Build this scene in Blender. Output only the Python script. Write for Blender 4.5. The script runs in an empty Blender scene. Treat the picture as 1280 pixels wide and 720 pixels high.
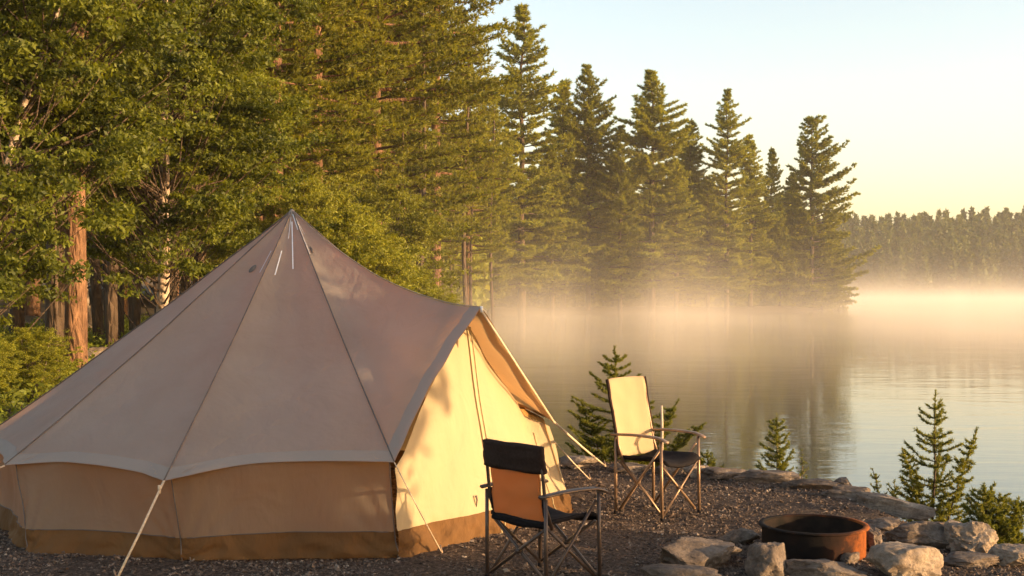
import bpy, math, random
import numpy as np
from mathutils import Vector, noise, Matrix

random.seed(7)
RS = np.random.RandomState(11)
scene = bpy.context.scene
col = scene.collection
CAMH = 1.665
F = 1500.0           # focal length in photo pixels (photo 1280 wide)
HZ = 364.0           # horizon row
WATER = -0.45
SUN_EL = math.radians(8.0)
SUN_AZ = math.radians(-20)     # from +X towards +Y
SUN_DIR = Vector((math.cos(SUN_EL) * math.cos(SUN_AZ), math.cos(SUN_EL) * math.sin(SUN_AZ), math.sin(SUN_EL)))


def P(px, py, d):
    """world point seen at photo pixel (px, py) at depth d"""
    return Vector(((px - 640) / F * d, d, CAMH - (py - HZ) / F * d))


def G(px, py, z=0.0):
    """world point on the level z seen at photo pixel"""
    d = (CAMH - z) * F / (py - HZ)
    return Vector(((px - 640) / F * d, d, z))


# ------------------------------------------------------------------ tagging
def tag(o, label=None, cat=None, group=None, kind=None):
    if label: o['label'] = label
    if cat: o['category'] = cat
    if group: o['group'] = group
    if kind: o['kind'] = kind
    return o


def empty(name, loc=(0, 0, 0), rz=0.0):
    o = bpy.data.objects.new(name, None)
    o.empty_display_size = 0.2
    o.location = loc
    o.rotation_euler = (0, 0, rz)
    col.objects.link(o)
    return o


def copy_tree(o, parent=None):
    c = o.copy()
    col.objects.link(c)
    c.parent = parent
    for ch in list(o.children):
        copy_tree(ch, c)
    return c


# ------------------------------------------------------------------ mesh helpers
class MB:
    def __init__(self):
        self.v = []; self.f = []

    def add(self, vs, fs):
        b = len(self.v)
        self.v.extend([tuple(x) for x in vs])
        self.f.extend([tuple(i + b for i in f) for f in fs])

    def tube(self, pts, rad, n=8, cap=True):
        pts = [Vector(p) for p in pts]
        if not hasattr(rad, '__len__'): rad = [rad] * len(pts)
        vs = []; fs = []
        prev = None
        for i, p in enumerate(pts):
            a = pts[max(0, i - 1)]; b = pts[min(len(pts) - 1, i + 1)]
            t = (b - a).normalized()
            if prev is None:
                u = t.cross(Vector((0.31, 0.17, 0.93)))
                if u.length < 1e-3: u = t.cross(Vector((1, 0, 0)))
                u.normalize()
            else:
                u = (prev - t * prev.dot(t)).normalized()
            prev = u
            w = t.cross(u)
            for k in range(n):
                an = 2 * math.pi * k / n
                vs.append(p + (u * math.cos(an) + w * math.sin(an)) * rad[i])
        for i in range(len(pts) - 1):
            for k in range(n):
                k2 = (k + 1) % n
                fs.append((i * n + k, i * n + k2, (i + 1) * n + k2, (i + 1) * n + k))
        if cap:
            fs.append(tuple(range(n - 1, -1, -1)))
            fs.append(tuple((len(pts) - 1) * n + k for k in range(n)))
        self.add(vs, fs)

    def grid(self, fn, nu, nv):
        vs = [fn(i / nu, j / nv) for i in range(nu + 1) for j in range(nv + 1)]
        fs = []
        for i in range(nu):
            for j in range(nv):
                a = i * (nv + 1) + j
                fs.append((a, a + 1, a + nv + 2, a + nv + 1))
        self.add(vs, fs)

    def build(self, name, mat, parent=None, smooth=True, solid=0.0, off=0.0, bevel=0.0):
        me = bpy.data.meshes.new(name)
        me.from_pydata(self.v, [], self.f)
        me.update()
        if smooth:
            me.polygons.foreach_set('use_smooth', [True] * len(me.polygons))
        o = bpy.data.objects.new(name, me)
        if mat: me.materials.append(mat)
        col.objects.link(o)
        if parent: o.parent = parent
        if solid:
            m = o.modifiers.new('s', 'SOLIDIFY'); m.thickness = solid; m.offset = off
        if bevel:
            m = o.modifiers.new('b', 'BEVEL'); m.width = bevel; m.segments = 2; m.limit_method = 'ANGLE'
        return o


def np_mesh(name, verts, faces_n, mat, smooth=False, mats=None):
    """verts (N*k,3) laid out polygon after polygon, k = faces_n corners each"""
    me = bpy.data.meshes.new(name)
    n = len(verts)
    me.vertices.add(n)
    me.vertices.foreach_set('co', np.ascontiguousarray(verts, dtype=np.float32).ravel())
    me.loops.add(n)
    me.loops.foreach_set('vertex_index', np.arange(n, dtype=np.int32))
    npoly = n // faces_n
    me.polygons.add(npoly)
    me.polygons.foreach_set('loop_start', np.arange(0, n, faces_n, dtype=np.int32))
    me.update(calc_edges=True)
    me.materials.append(mat)
    return me


# ------------------------------------------------------------------ materials
def new_mat(name):
    m = bpy.data.materials.new(name)
    m.use_nodes = True
    nt = m.node_tree
    nt.nodes.clear()
    out = nt.nodes.new('ShaderNodeOutputMaterial')
    return m, nt, out


def N(nt, t, **kw):
    n = nt.nodes.new(t)
    for k, v in kw.items():
        if k in n.inputs: n.inputs[k].default_value = v
        else: setattr(n, k, v)
    return n


def ramp(nt, fac, stops):
    r = nt.nodes.new('ShaderNodeValToRGB')
    els = r.color_ramp.elements
    while len(els) < len(stops): els.new(0.5)
    for e, (p, c) in zip(els, stops):
        e.position = p; e.color = (c[0], c[1], c[2], 1)
    nt.links.new(fac, r.inputs['Fac'])
    return r.outputs['Color']


def coords(nt, scale=(1, 1, 1), kind='Object'):
    tc = nt.nodes.new('ShaderNodeTexCoord')
    mp = nt.nodes.new('ShaderNodeMapping')
    mp.inputs['Scale'].default_value = scale
    nt.links.new(tc.outputs[kind], mp.inputs['Vector'])
    return mp.outputs['Vector']


def noise_tex(nt, vec, scale, detail=4, rough=0.55):
    n = nt.nodes.new('ShaderNodeTexNoise')
    n.inputs['Scale'].default_value = scale
    n.inputs['Detail'].default_value = detail
    n.inputs['Roughness'].default_value = rough
    nt.links.new(vec, n.inputs['Vector'])
    return n.outputs['Fac']


def bump(nt, h, strength, dist):
    b = nt.nodes.new('ShaderNodeBump')
    b.inputs['Strength'].default_value = strength
    b.inputs['Distance'].default_value = dist
    nt.links.new(h, b.inputs['Height'])
    return b.outputs['Normal']


def simple(name, stops, scale=8, rough=0.8, bs=0.3, bd=0.01, stretch=(1, 1, 1), metal=0.0, detail=6, spec=0.5):
    m, nt, out = new_mat(name)
    v = coords(nt, stretch)
    f = noise_tex(nt, v, scale, detail)
    c = ramp(nt, f, stops)
    p = N(nt, 'ShaderNodeBsdfPrincipled', Roughness=rough, Metallic=metal)
    p.inputs['Specular IOR Level'].default_value = spec
    nt.links.new(c, p.inputs['Base Color'])
    if bs:
        nt.links.new(bump(nt, f, bs, bd), p.inputs['Normal'])
    nt.links.new(p.outputs[0], out.inputs['Surface'])
    return m


def foliage_mat(name, dark, light, trans=0.35, tcol=None, scale=0.6):
    m, nt, out = new_mat(name)
    v = coords(nt)
    f = noise_tex(nt, v, scale, 3)
    oi = nt.nodes.new('ShaderNodeObjectInfo')
    ad = N(nt, 'ShaderNodeMath', operation='MULTIPLY_ADD')
    nt.links.new(oi.outputs['Random'], ad.inputs[0]); ad.inputs[1].default_value = 0.25
    nt.links.new(f, ad.inputs[2])
    ge = nt.nodes.new('ShaderNodeNewGeometry')
    ad2 = N(nt, 'ShaderNodeMath', operation='MULTIPLY_ADD')
    nt.links.new(ge.outputs['Random Per Island'], ad2.inputs[0]); ad2.inputs[1].default_value = 0.30
    nt.links.new(ad.outputs[0], ad2.inputs[2])
    c = ramp(nt, ad2.outputs[0], [(0.45, dark), (1.0, light)])
    d = N(nt, 'ShaderNodeBsdfPrincipled', Roughness=0.6)
    d.inputs['Specular IOR Level'].default_value = 0.35
    nt.links.new(c, d.inputs['Base Color'])
    t = N(nt, 'ShaderNodeBsdfTranslucent')
    mx = N(nt, 'ShaderNodeMixRGB', blend_type='MULTIPLY')
    mx.inputs['Fac'].default_value = 1.0
    nt.links.new(c, mx.inputs['Color1'])
    tc = tcol or (1.7, 1.5, 0.5)
    mx.inputs['Color2'].default_value = (*tc, 1)
    nt.links.new(mx.outputs[0], t.inputs['Color'])
    ms = N(nt, 'ShaderNodeMixShader'); ms.inputs['Fac'].default_value = trans
    nt.links.new(d.outputs[0], ms.inputs[1]); nt.links.new(t.outputs[0], ms.inputs[2])
    nt.links.new(ms.outputs[0], out.inputs['Surface'])
    return m


def canvas_mat(name, base, tcol, trans=0.3, stain=0.12, bs=0.25, wr=0.5):
    m, nt, out = new_mat(name)
    v = coords(nt)
    f = noise_tex(nt, v, 1.6, 5, 0.6)
    c = ramp(nt, f, [(0.25, [x * (1 - stain) for x in base]), (0.7, base)])
    weave = noise_tex(nt, coords(nt, (1, 1, 0.35)), 9, 4, 0.6)
    fine = noise_tex(nt, v, 160, 2)
    ad = N(nt, 'ShaderNodeMath', operation='MULTIPLY_ADD')
    nt.links.new(fine, ad.inputs[0]); ad.inputs[1].default_value = 0.05
    nt.links.new(weave, ad.inputs[2])
    cr = nt.nodes.new('ShaderNodeTexNoise'); cr.inputs['Scale'].default_value = 2.6; cr.inputs['Detail'].default_value = 2
    cr.inputs['Distortion'].default_value = 2.2
    nt.links.new(v, cr.inputs['Vector'])
    ad3 = N(nt, 'ShaderNodeMath', operation='MULTIPLY_ADD'); ad3.inputs[1].default_value = 1.6
    nt.links.new(cr.outputs['Fac'], ad3.inputs[0]); nt.links.new(ad.outputs[0], ad3.inputs[2])
    nrm = bump(nt, ad3.outputs[0], bs, 0.025)
    d = N(nt, 'ShaderNodeBsdfPrincipled', Roughness=0.9)
    d.inputs['Specular IOR Level'].default_value = 0.15
    nt.links.new(c, d.inputs['Base Color']); nt.links.new(nrm, d.inputs['Normal'])
    t = N(nt, 'ShaderNodeBsdfTranslucent'); t.inputs['Color'].default_value = (*tcol, 1)
    ms = N(nt, 'ShaderNodeMixShader'); ms.inputs['Fac'].default_value = trans
    nt.links.new(d.outputs[0], ms.inputs[1]); nt.links.new(t.outputs[0], ms.inputs[2])
    nt.links.new(ms.outputs[0], out.inputs['Surface'])
    return m


def bark_mat(name, a, b, zs=0.25, scale=7):
    m, nt, out = new_mat(name)
    v = coords(nt, (1, 1, zs))
    vo = N(nt, 'ShaderNodeTexVoronoi', feature='DISTANCE_TO_EDGE'); vo.inputs['Scale'].default_value = scale * 1.6
    nt.links.new(v, vo.inputs['Vector'])
    n = noise_tex(nt, v, scale, 6, 0.65)
    c = ramp(nt, n, [(0.3, a), (0.7, b)])
    mul = N(nt, 'ShaderNodeMath', operation='MULTIPLY_ADD'); mul.inputs[1].default_value = 1.5
    nt.links.new(vo.outputs['Distance'], mul.inputs[0]); nt.links.new(n, mul.inputs[2])
    p = N(nt, 'ShaderNodeBsdfPrincipled', Roughness=0.9)
    p.inputs['Specular IOR Level'].default_value = 0.2
    nt.links.new(c, p.inputs['Base Color'])
    nt.links.new(bump(nt, mul.outputs[0], 0.9, 0.06), p.inputs['Normal'])
    nt.links.new(p.outputs[0], out.inputs['Surface'])
    return m


def rock_mat(name, a, b, c3):
    m, nt, out = new_mat(name)
    v = coords(nt)
    n1 = noise_tex(nt, v, 5, 8, 0.62)
    n2 = noise_tex(nt, v, 45, 5, 0.7)
    c = ramp(nt, n1, [(0.3, a), (0.52, b), (0.72, c3)])
    sp = ramp(nt, n2, [(0.35, (0.55, 0.55, 0.55)), (0.6, (1, 1, 1))])
    mx = N(nt, 'ShaderNodeMixRGB', blend_type='MULTIPLY'); mx.inputs['Fac'].default_value = 0.8
    nt.links.new(c, mx.inputs['Color1']); nt.links.new(sp, mx.inputs['Color2'])
    ad = N(nt, 'ShaderNodeMath', operation='MULTIPLY_ADD'); ad.inputs[1].default_value = 0.3
    nt.links.new(n2, ad.inputs[0]); nt.links.new(n1, ad.inputs[2])
    p = N(nt, 'ShaderNodeBsdfPrincipled', Roughness=0.85)
    p.inputs['Specular IOR Level'].default_value = 0.3
    nt.links.new(mx.outputs[0], p.inputs['Base Color'])
    nt.links.new(bump(nt, ad.outputs[0], 0.8, 0.03), p.inputs['Normal'])
    nt.links.new(p.outputs[0], out.inputs['Surface'])
    return m


M = {}
M['pine'] = foliage_mat('pine_needles', (0.060, 0.070, 0.010), (0.235, 0.240, 0.018), 0.45)
M['pine_far'] = foliage_mat('pine_needles_far', (0.075, 0.085, 0.014), (0.27, 0.285, 0.024), 0.45)
M['leaf'] = foliage_mat('broad_leaves', (0.028, 0.042, 0.008), (0.185, 0.210, 0.016), 0.45, scale=0.9)
M['leaf_bright'] = foliage_mat('bright_leaves', (0.100, 0.110, 0.011), (0.230, 0.240, 0.018), 0.42, scale=1.2)
M['sapling'] = foliage_mat('sapling_needles', (0.075, 0.095, 0.014), (0.200, 0.205, 0.028), 0.4, scale=4)
M['wood_far'] = foliage_mat('far_wood', (0.050, 0.065, 0.010), (0.125, 0.145, 0.018), 0.3, scale=0.05)
M['bark_pine'] = bark_mat('pine_bark', (0.060, 0.032, 0.020), (0.26, 0.145, 0.078))
M['bark_dark'] = bark_mat('dark_bark', (0.045, 0.032, 0.022), (0.13, 0.09, 0.06))
M['bark_pale'] = bark_mat('pale_bark', (0.22, 0.16, 0.11), (0.48, 0.38, 0.28), 0.8, 4)
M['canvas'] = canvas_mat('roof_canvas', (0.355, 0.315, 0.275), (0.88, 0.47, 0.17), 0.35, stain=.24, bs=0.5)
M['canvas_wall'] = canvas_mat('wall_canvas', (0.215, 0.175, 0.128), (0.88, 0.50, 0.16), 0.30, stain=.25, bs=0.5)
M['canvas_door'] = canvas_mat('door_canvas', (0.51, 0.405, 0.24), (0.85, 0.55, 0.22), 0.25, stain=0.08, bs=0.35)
M['mud'] = canvas_mat('mud_skirt', (0.155, 0.080, 0.030), (0.4, 0.16, 0.03), 0.06, stain=.45, bs=0.7)
M['hem'] = canvas_mat('hem_canvas', (0.32, 0.28, 0.245), (0.8, 0.45, 0.18), 0.20, bs=0.1)
M['tape'] = simple('white_tape', [(0.3, (0.72, 0.70, 0.68)), (0.7, (0.85, 0.83, 0.8))], 20, 0.6, 0)
M['seam'] = simple('seam_thread', [(0.3, (0.10, 0.08, 0.065)), (0.7, (0.15, 0.12, 0.10))], 20, 0.9, 0)
M['zip'] = simple('zipper', [(0.3, (0.42, 0.33, 0.16)), (0.7, (0.55, 0.43, 0.22))], 20, 0.7, 0)
M['rope'] = simple('rope', [(0.3, (0.45, 0.33, 0.20)), (0.7, (0.75, 0.6, 0.42))], 90, 0.8, 0.5, 0.003)
M['steel'] = simple('frame_tube', [(0.3, (0.19, 0.12, 0.075)), (0.7, (0.30, 0.20, 0.125))], 14, 0.42, 0.1, 0.002, metal=0.55)
M['steel_dark'] = simple('dark_frame_tube', [(0.3, (0.06, 0.042, 0.035)), (0.7, (0.11, 0.075, 0.055))], 14, 0.4, 0.1, 0.002, metal=0.4)
M['blackfab'] = simple('black_fabric', [(0.3, (0.008, 0.007, 0.008)), (0.7, (0.016, 0.014, 0.015))], 60, 0.85, 0.3, 0.004, spec=.08)
M['brownfab'] = simple('brown_fabric', [(0.3, (0.022, 0.013, 0.010)), (0.7, (0.036, 0.023, 0.018))], 60, 0.85, 0.3, 0.004, spec=.08)
M['tanfab'] = canvas_mat('tan_fabric', (0.34, 0.21, 0.095), (0.90, 0.42, 0.09), 0.50, bs=0.15)
M['creamfab'] = canvas_mat('cream_fabric', (0.42, 0.32, 0.19), (0.7, 0.45, 0.2), 0.15, bs=0.15)
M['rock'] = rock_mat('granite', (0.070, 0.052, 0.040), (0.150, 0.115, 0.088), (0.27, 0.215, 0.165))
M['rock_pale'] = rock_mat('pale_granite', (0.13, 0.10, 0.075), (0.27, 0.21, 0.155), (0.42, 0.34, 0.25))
M['wood'] = simple('weathered_wood', [(0.3, (0.35, 0.27, 0.19)), (0.7, (0.55, 0.45, 0.33))], 6, 0.85, 0.5, 0.01, (1, 1, 0.2))


def rust_mat():
    m, nt, out = new_mat('rusted_steel')
    v = coords(nt)
    n1 = noise_tex(nt, v, 6, 8, 0.65)
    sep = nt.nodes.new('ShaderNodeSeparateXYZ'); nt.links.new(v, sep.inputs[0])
    # sooty dark rust, orange only sunward: light and shade painted into the colour
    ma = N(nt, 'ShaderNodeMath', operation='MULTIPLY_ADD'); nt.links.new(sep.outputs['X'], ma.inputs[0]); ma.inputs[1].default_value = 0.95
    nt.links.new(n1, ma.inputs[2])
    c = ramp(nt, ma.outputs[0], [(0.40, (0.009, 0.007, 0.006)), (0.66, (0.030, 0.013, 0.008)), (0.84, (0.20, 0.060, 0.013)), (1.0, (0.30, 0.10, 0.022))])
    p = N(nt, 'ShaderNodeBsdfPrincipled', Roughness=0.85)
    p.inputs['Specular IOR Level'].default_value = .12
    nt.links.new(c, p.inputs['Base Color'])
    nt.links.new(bump(nt, n1, 0.5, 0.01), p.inputs['Normal'])
    nt.links.new(p.outputs[0], out.inputs['Surface'])
    return m


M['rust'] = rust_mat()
M['soot'] = simple('soot_black_steel', [(0.3, (0.008, 0.007, 0.006)), (0.7, (0.03, 0.02, 0.015))], 12, 0.75, 0.3, 0.01, spec=.08)
M['ash'] = simple('ash', [(0.3, (0.03, 0.028, 0.026)), (0.7, (0.12, 0.11, 0.10))], 20, 0.95, 0.8, 0.02)


def ground_mat():
    m, nt, out = new_mat('ground')
    tc = nt.nodes.new('ShaderNodeTexCoord')
    v = tc.outputs['Object']
    big = noise_tex(nt, v, 0.7, 5, 0.6)
    fine = noise_tex(nt, v, 38, 6, 0.75)
    vo = N(nt, 'ShaderNodeTexVoronoi'); vo.inputs['Scale'].default_value = 55
    nt.links.new(v, vo.inputs['Vector'])
    c1 = ramp(nt, fine, [(0.32, (0.035, 0.027, 0.022)), (0.50, (0.095, 0.073, 0.058)), (0.66, (0.22, 0.175, 0.14))])
    c2 = ramp(nt, vo.outputs['Color'], [(0.2, (0.55, 0.5, 0.46)), (0.8, (1.25, 1.15, 1.05))])
    mx = N(nt, 'ShaderNodeMixRGB', blend_type='MULTIPLY'); mx.inputs['Fac'].default_value = 1
    nt.links.new(c1, mx.inputs['Color1']); nt.links.new(c2, mx.inputs['Color2'])
    c3 = ramp(nt, big, [(0.35, (0.8, 0.78, 0.78)), (0.65, (1.15, 1.05, 0.95))])
    mx2 = N(nt, 'ShaderNodeMixRGB', blend_type='MULTIPLY'); mx2.inputs['Fac'].default_value = 1
    nt.links.new(mx.outputs[0], mx2.inputs['Color1']); nt.links.new(c3, mx2.inputs['Color2'])
    # woodland floor away from the pitch
    ff = ramp(nt, noise_tex(nt, v, 2.2, 6, 0.7), [(0.35, (0.045, 0.032, 0.020)), (0.55, (0.10, 0.070, 0.038)), (0.7, (0.09, 0.095, 0.035))])
    sep = nt.nodes.new('ShaderNodeSeparateXYZ'); nt.links.new(v, sep.inputs[0])
    mr = N(nt, 'ShaderNodeMapRange'); mr.inputs['From Min'].default_value = 12.0; mr.inputs['From Max'].default_value = 15.0
    nt.links.new(sep.outputs['Y'], mr.inputs['Value'])
    mx3 = N(nt, 'ShaderNodeMixRGB', blend_type='MIX')
    nt.links.new(mr.outputs[0], mx3.inputs['Fac'])
    nt.links.new(mx2.outputs[0], mx3.inputs['Color1']); nt.links.new(ff, mx3.inputs['Color2'])
    p = N(nt, 'ShaderNodeBsdfPrincipled', Roughness=0.95)
    p.inputs['Specular IOR Level'].default_value = 0.2
    nt.links.new(mx3.outputs[0], p.inputs['Base Color'])
    ad = N(nt, 'ShaderNodeMath', operation='MULTIPLY_ADD'); ad.inputs[1].default_value = -0.6
    nt.links.new(vo.outputs['Distance'], ad.inputs[0]); nt.links.new(fine, ad.inputs[2])
    nt.links.new(bump(nt, ad.outputs[0], 1.0, 0.03), p.inputs['Normal'])
    nt.links.new(p.outputs[0], out.inputs['Surface'])
    return m


M['ground'] = ground_mat()


def gravel_mat():
    m, nt, out = new_mat('gravel_chips')
    v = coords(nt)
    wn = nt.nodes.new('ShaderNodeTexVoronoi'); wn.inputs['Scale'].default_value = 30
    nt.links.new(v, wn.inputs['Vector'])
    c = ramp(nt, wn.outputs['Color'], [(0.15, (0.045, 0.034, 0.027)), (0.45, (0.105, 0.075, 0.055)), (0.75, (0.165, 0.120, 0.090)), (0.95, (0.34, 0.28, 0.22))])
    p = N(nt, 'ShaderNodeBsdfPrincipled', Roughness=0.9)
    p.inputs['Specular IOR Level'].default_value = 0.2
    nt.links.new(c, p.inputs['Base Color'])
    nt.links.new(p.outputs[0], out.inputs['Surface'])
    return m


M['gravel'] = gravel_mat()


def water_mat():
    m, nt, out = new_mat('lake_water')
    tc = nt.nodes.new('ShaderNodeTexCoord')
    mp = nt.nodes.new('ShaderNodeMapping'); mp.inputs['Scale'].default_value = (0.35, 1.0, 1.0)
    nt.links.new(tc.outputs['Object'], mp.inputs['Vector'])
    n1 = noise_tex(nt, mp.outputs[0], 3.2, 2, 0.5)
    n2 = noise_tex(nt, mp.outputs[0], 0.5, 2, 0.5)
    ad = N(nt, 'ShaderNodeMath', operation='MULTIPLY_ADD'); ad.inputs[1].default_value = 2.0
    nt.links.new(n2, ad.inputs[0]); nt.links.new(n1, ad.inputs[2])
    p = N(nt, 'ShaderNodeBsdfPrincipled', Roughness=0.06)
    p.inputs['Base Color'].default_value = (0.022, 0.026, 0.022, 1)
    p.inputs['IOR'].default_value = 1.4
    p.inputs['Specular IOR Level'].default_value = 0.8
    nt.links.new(bump(nt, ad.outputs[0], 0.15, 0.03), p.inputs['Normal'])
    nt.links.new(p.outputs[0], out.inputs['Surface'])
    return m


M['water'] = water_mat()

# ------------------------------------------------------------------ land shape
LAND = [(-260, -60), (60, -60), (30, -20), (14, 0), (11, 5), (8.6, 6.6), (5.2, 7.0), (3.7, 7.7), (3.25, 8.5), (3.05, 9.3),
        (2.95, 10.3), (2.25, 10.95), (1.75, 11.5), (0.7, 12.3), (-0.8, 14.0), (-2.2, 20), (-3.2, 35), (-4.5, 60), (-5.0, 95),
        (-3.0, 113), (6, 117), (16, 120), (27, 126), (33, 130), (36.5, 137), (37, 150), (30, 190), (10, 260), (0, 330), (10, 385), (80, 400), (200, 402), (350, 398),
        (700, 380), (700, 800), (-260, 800)]
LA = np.array(LAND, dtype=float)


def sdist(xy):
    """signed distance to the shore, positive on land"""
    x = xy[:, 0]; y = xy[:, 1]
    inside = np.zeros(len(x), bool); dmin = np.full(len(x), 1e9)
    n = len(LA)
    for i in range(n):
        ax, ay = LA[i]; bx, by = LA[(i + 1) % n]
        dx, dy = bx - ax, by - ay
        t = np.clip(((x - ax) * dx + (y - ay) * dy) / (dx * dx + dy * dy), 0, 1)
        dmin = np.minimum(dmin, np.hypot(x - ax - t * dx, y - ay - t * dy))
        c = ((ay > y) != (by > y)) & (x < (bx - ax) * (y - ay) / (by - ay + 1e-12) + ax)
        inside ^= c
    return np.where(inside, dmin, -dmin)


def ground_z(x, y):
    xy = np.array([np.atleast_1d(x).astype(float), np.atleast_1d(y).astype(float)]).T
    s = sdist(xy)
    yy = xy[:, 1]; xx = xy[:, 0]
    near = yy < 13
    # bank: 0 at s>0.25 near the pitch, falling to below the water
    zb = np.where(s > 0, -0.30 + 0.30 * np.clip(s / 0.35, 0, 1) ** 0.7, -0.30 + s * 0.8)
    zf = np.where(s > 0, -0.50 + 0.5 * np.clip(s / 2.0, 0, 1) + 0.012 * np.clip(s - 2, 0, 30), -0.50 + s * 0.35)
    w = np.clip((yy - 12) / 6, 0, 1)
    z = zb * (1 - w) + zf * w
    far = np.clip((yy - 385) / 10, 0, 1)
    hill = far * np.clip(s, 0, 120) * 0.20 * (0.75 + 0.35 * np.clip((xx - 60) / 200, 0, 1.4))
    z = z + hill
    # gentle rise under the wood on the left
    z = z + 0.05 * np.clip(-xx - 6, 0, 40) * np.clip((yy - 14) / 8, 0, 1)
    return np.maximum(z, -3.0)


def gz(x, y): return float(ground_z(x, y)[0])


def axis(stops):
    out = []
    for (a, b, st) in stops:
        out += list(np.arange(a, b, st))
    out.append(stops[-1][1])
    return np.array(out)


xs = axis([(-260, -60, 10), (-60, -12, 1.5), (-12, -5, 0.5), (-5, 5, 0.06), (5, 12, 0.5), (12, 60, 2), (60, 700, 16)])
ys = axis([(-60, 0, 6), (0, 5.5, 0.5), (5.5, 13, 0.06), (13, 30, 0.5), (30, 160, 2), (160, 380, 10), (380, 420, 4), (420, 800, 20)])
XX, YY = np.meshgrid(xs, ys)
xf, yf = XX.ravel(), YY.ravel()
zz = ground_z(xf, yf)
jit = RS.uniform(-1, 1, len(zz))
nearm = (np.abs(xf) < 6) & (yf > 5) & (yf < 13)
zz = zz + np.where(nearm, jit * 0.006 + 0.012 * np.sin(xf * 2.1 + yf) * np.sin(yf * 1.7 - xf * .6), 0)
verts = np.stack([xf, yf, zz], 1)
ny, nx = XX.shape
idx = np.arange(nx * ny).reshape(ny, nx)
q = np.stack([idx[:-1, :-1], idx[:-1, 1:], idx[1:, 1:], idx[1:, :-1]], -1).reshape(-1, 4)
me = bpy.data.meshes.new('ground')
me.vertices.add(len(verts)); me.vertices.foreach_set('co', verts.astype(np.float32).ravel())
me.loops.add(q.size); me.loops.foreach_set('vertex_index', q.astype(np.int32).ravel())
me.polygons.add(len(q)); me.polygons.foreach_set('loop_start', np.arange(0, q.size, 4, dtype=np.int32))
me.update(calc_edges=True)
me.polygons.foreach_set('use_smooth', [True] * len(me.polygons))
me.materials.append(M['ground'])
gro = bpy.data.objects.new('ground', me); col.objects.link(gro)
tag(gro, kind='structure')

w = MB(); w.add([(-255, -55, WATER), (695, -55, WATER), (695, 790, WATER), (-255, 790, WATER)], [(0, 1, 2, 3)])
tag(w.build('water', M['water'], smooth=False), kind='structure')

# ------------------------------------------------------------------ gravel (uncountable chips)
def gravel():
    n = 130000
    x = RS.uniform(-4.2, 3.6, n); y = RS.uniform(6.4, 12.0, n) ** 1.0
    s = sdist(np.stack([x, y], 1))
    pat = np.array([noise.noise(Vector((a * 1.1, b * 1.1, 2.0))) + .5 * noise.noise(Vector((a * 4, b * 4, 5.0))) for a, b in zip(x, y)])
    k = (s > 0.05) & (RS.uniform(0, 1, n) < np.clip(.62 + pat * 1.1, .15, 1))
    x, y = x[k], y[k]
    n = len(x)
    z = ground_z(x, y) + 0.012 * np.sin(x * 2.1 + y) * np.sin(y * 1.7 - x * .6)
    base = np.array([[1, 0, 0], [0, 1, 0], [-1, 0, 0], [0, -1, 0], [0, 0, 1.0], [0, 0, -1.0]])
    tris = np.array([[0, 1, 4], [1, 2, 4], [2, 3, 4], [3, 0, 4], [1, 0, 5], [2, 1, 5], [3, 2, 5], [0, 3, 5]])
    sz = RS.gamma(1.8, 0.0027, n) + 0.0028
    sz = np.minimum(sz, 0.032)
    sc = np.stack([sz * RS.uniform(.6, 1.5, n), sz * RS.uniform(.5, 1.0, n), sz * RS.uniform(.35, .8, n)], 1)
    an = RS.uniform(0, 2 * np.pi, n)
    V = base[None] * (1 + RS.uniform(-.25, .25, (n, 6, 1))) * sc[:, None, :]
    tx, ty = RS.uniform(-.5, .5, n), RS.uniform(-.5, .5, n)
    V[:, :, 2] += V[:, :, 0] * tx[:, None] + V[:, :, 1] * ty[:, None]
    c, s_ = np.cos(an)[:, None], np.sin(an)[:, None]
    X = V[:, :, 0] * c - V[:, :, 1] * s_; Y = V[:, :, 0] * s_ + V[:, :, 1] * c
    W = np.stack([X + x[:, None], Y + y[:, None], V[:, :, 2] + (z + sc[:, 2] * 0.4)[:, None]], -1)
    T = W[:, tris, :].reshape(-1, 3)
    me = np_mesh('gravel', T, 3, M['gravel'])
    o = bpy.data.objects.new('gravel', me); col.objects.link(o)
    tag(o, 'reddish brown stone chips scattered over the camp pitch', 'gravel', kind='stuff')


gravel()


# ------------------------------------------------------------------ vegetation generators
def nrm(a): return a / (np.linalg.norm(a, axis=-1, keepdims=True) + 1e-9)


def blades(Pn, D, K, L, wd, rs, spread=0.9):
    n = len(Pn)
    Pk = np.repeat(Pn, K, 0); Dk = np.repeat(D, K, 0)
    d = nrm(Dk + rs.normal(0, spread * 0.6, (n * K, 3)))
    side = nrm(np.cross(d, rs.normal(0, 1, (n * K, 3))))
    ln = L * rs.uniform(.6, 1.25, (n * K, 1)); w_ = wd * rs.uniform(.6, 1.3, (n * K, 1))
    T = np.stack([Pk - side * w_, Pk + side * w_, Pk + d * ln], 1)
    return T.reshape(-1, 3)


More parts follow.
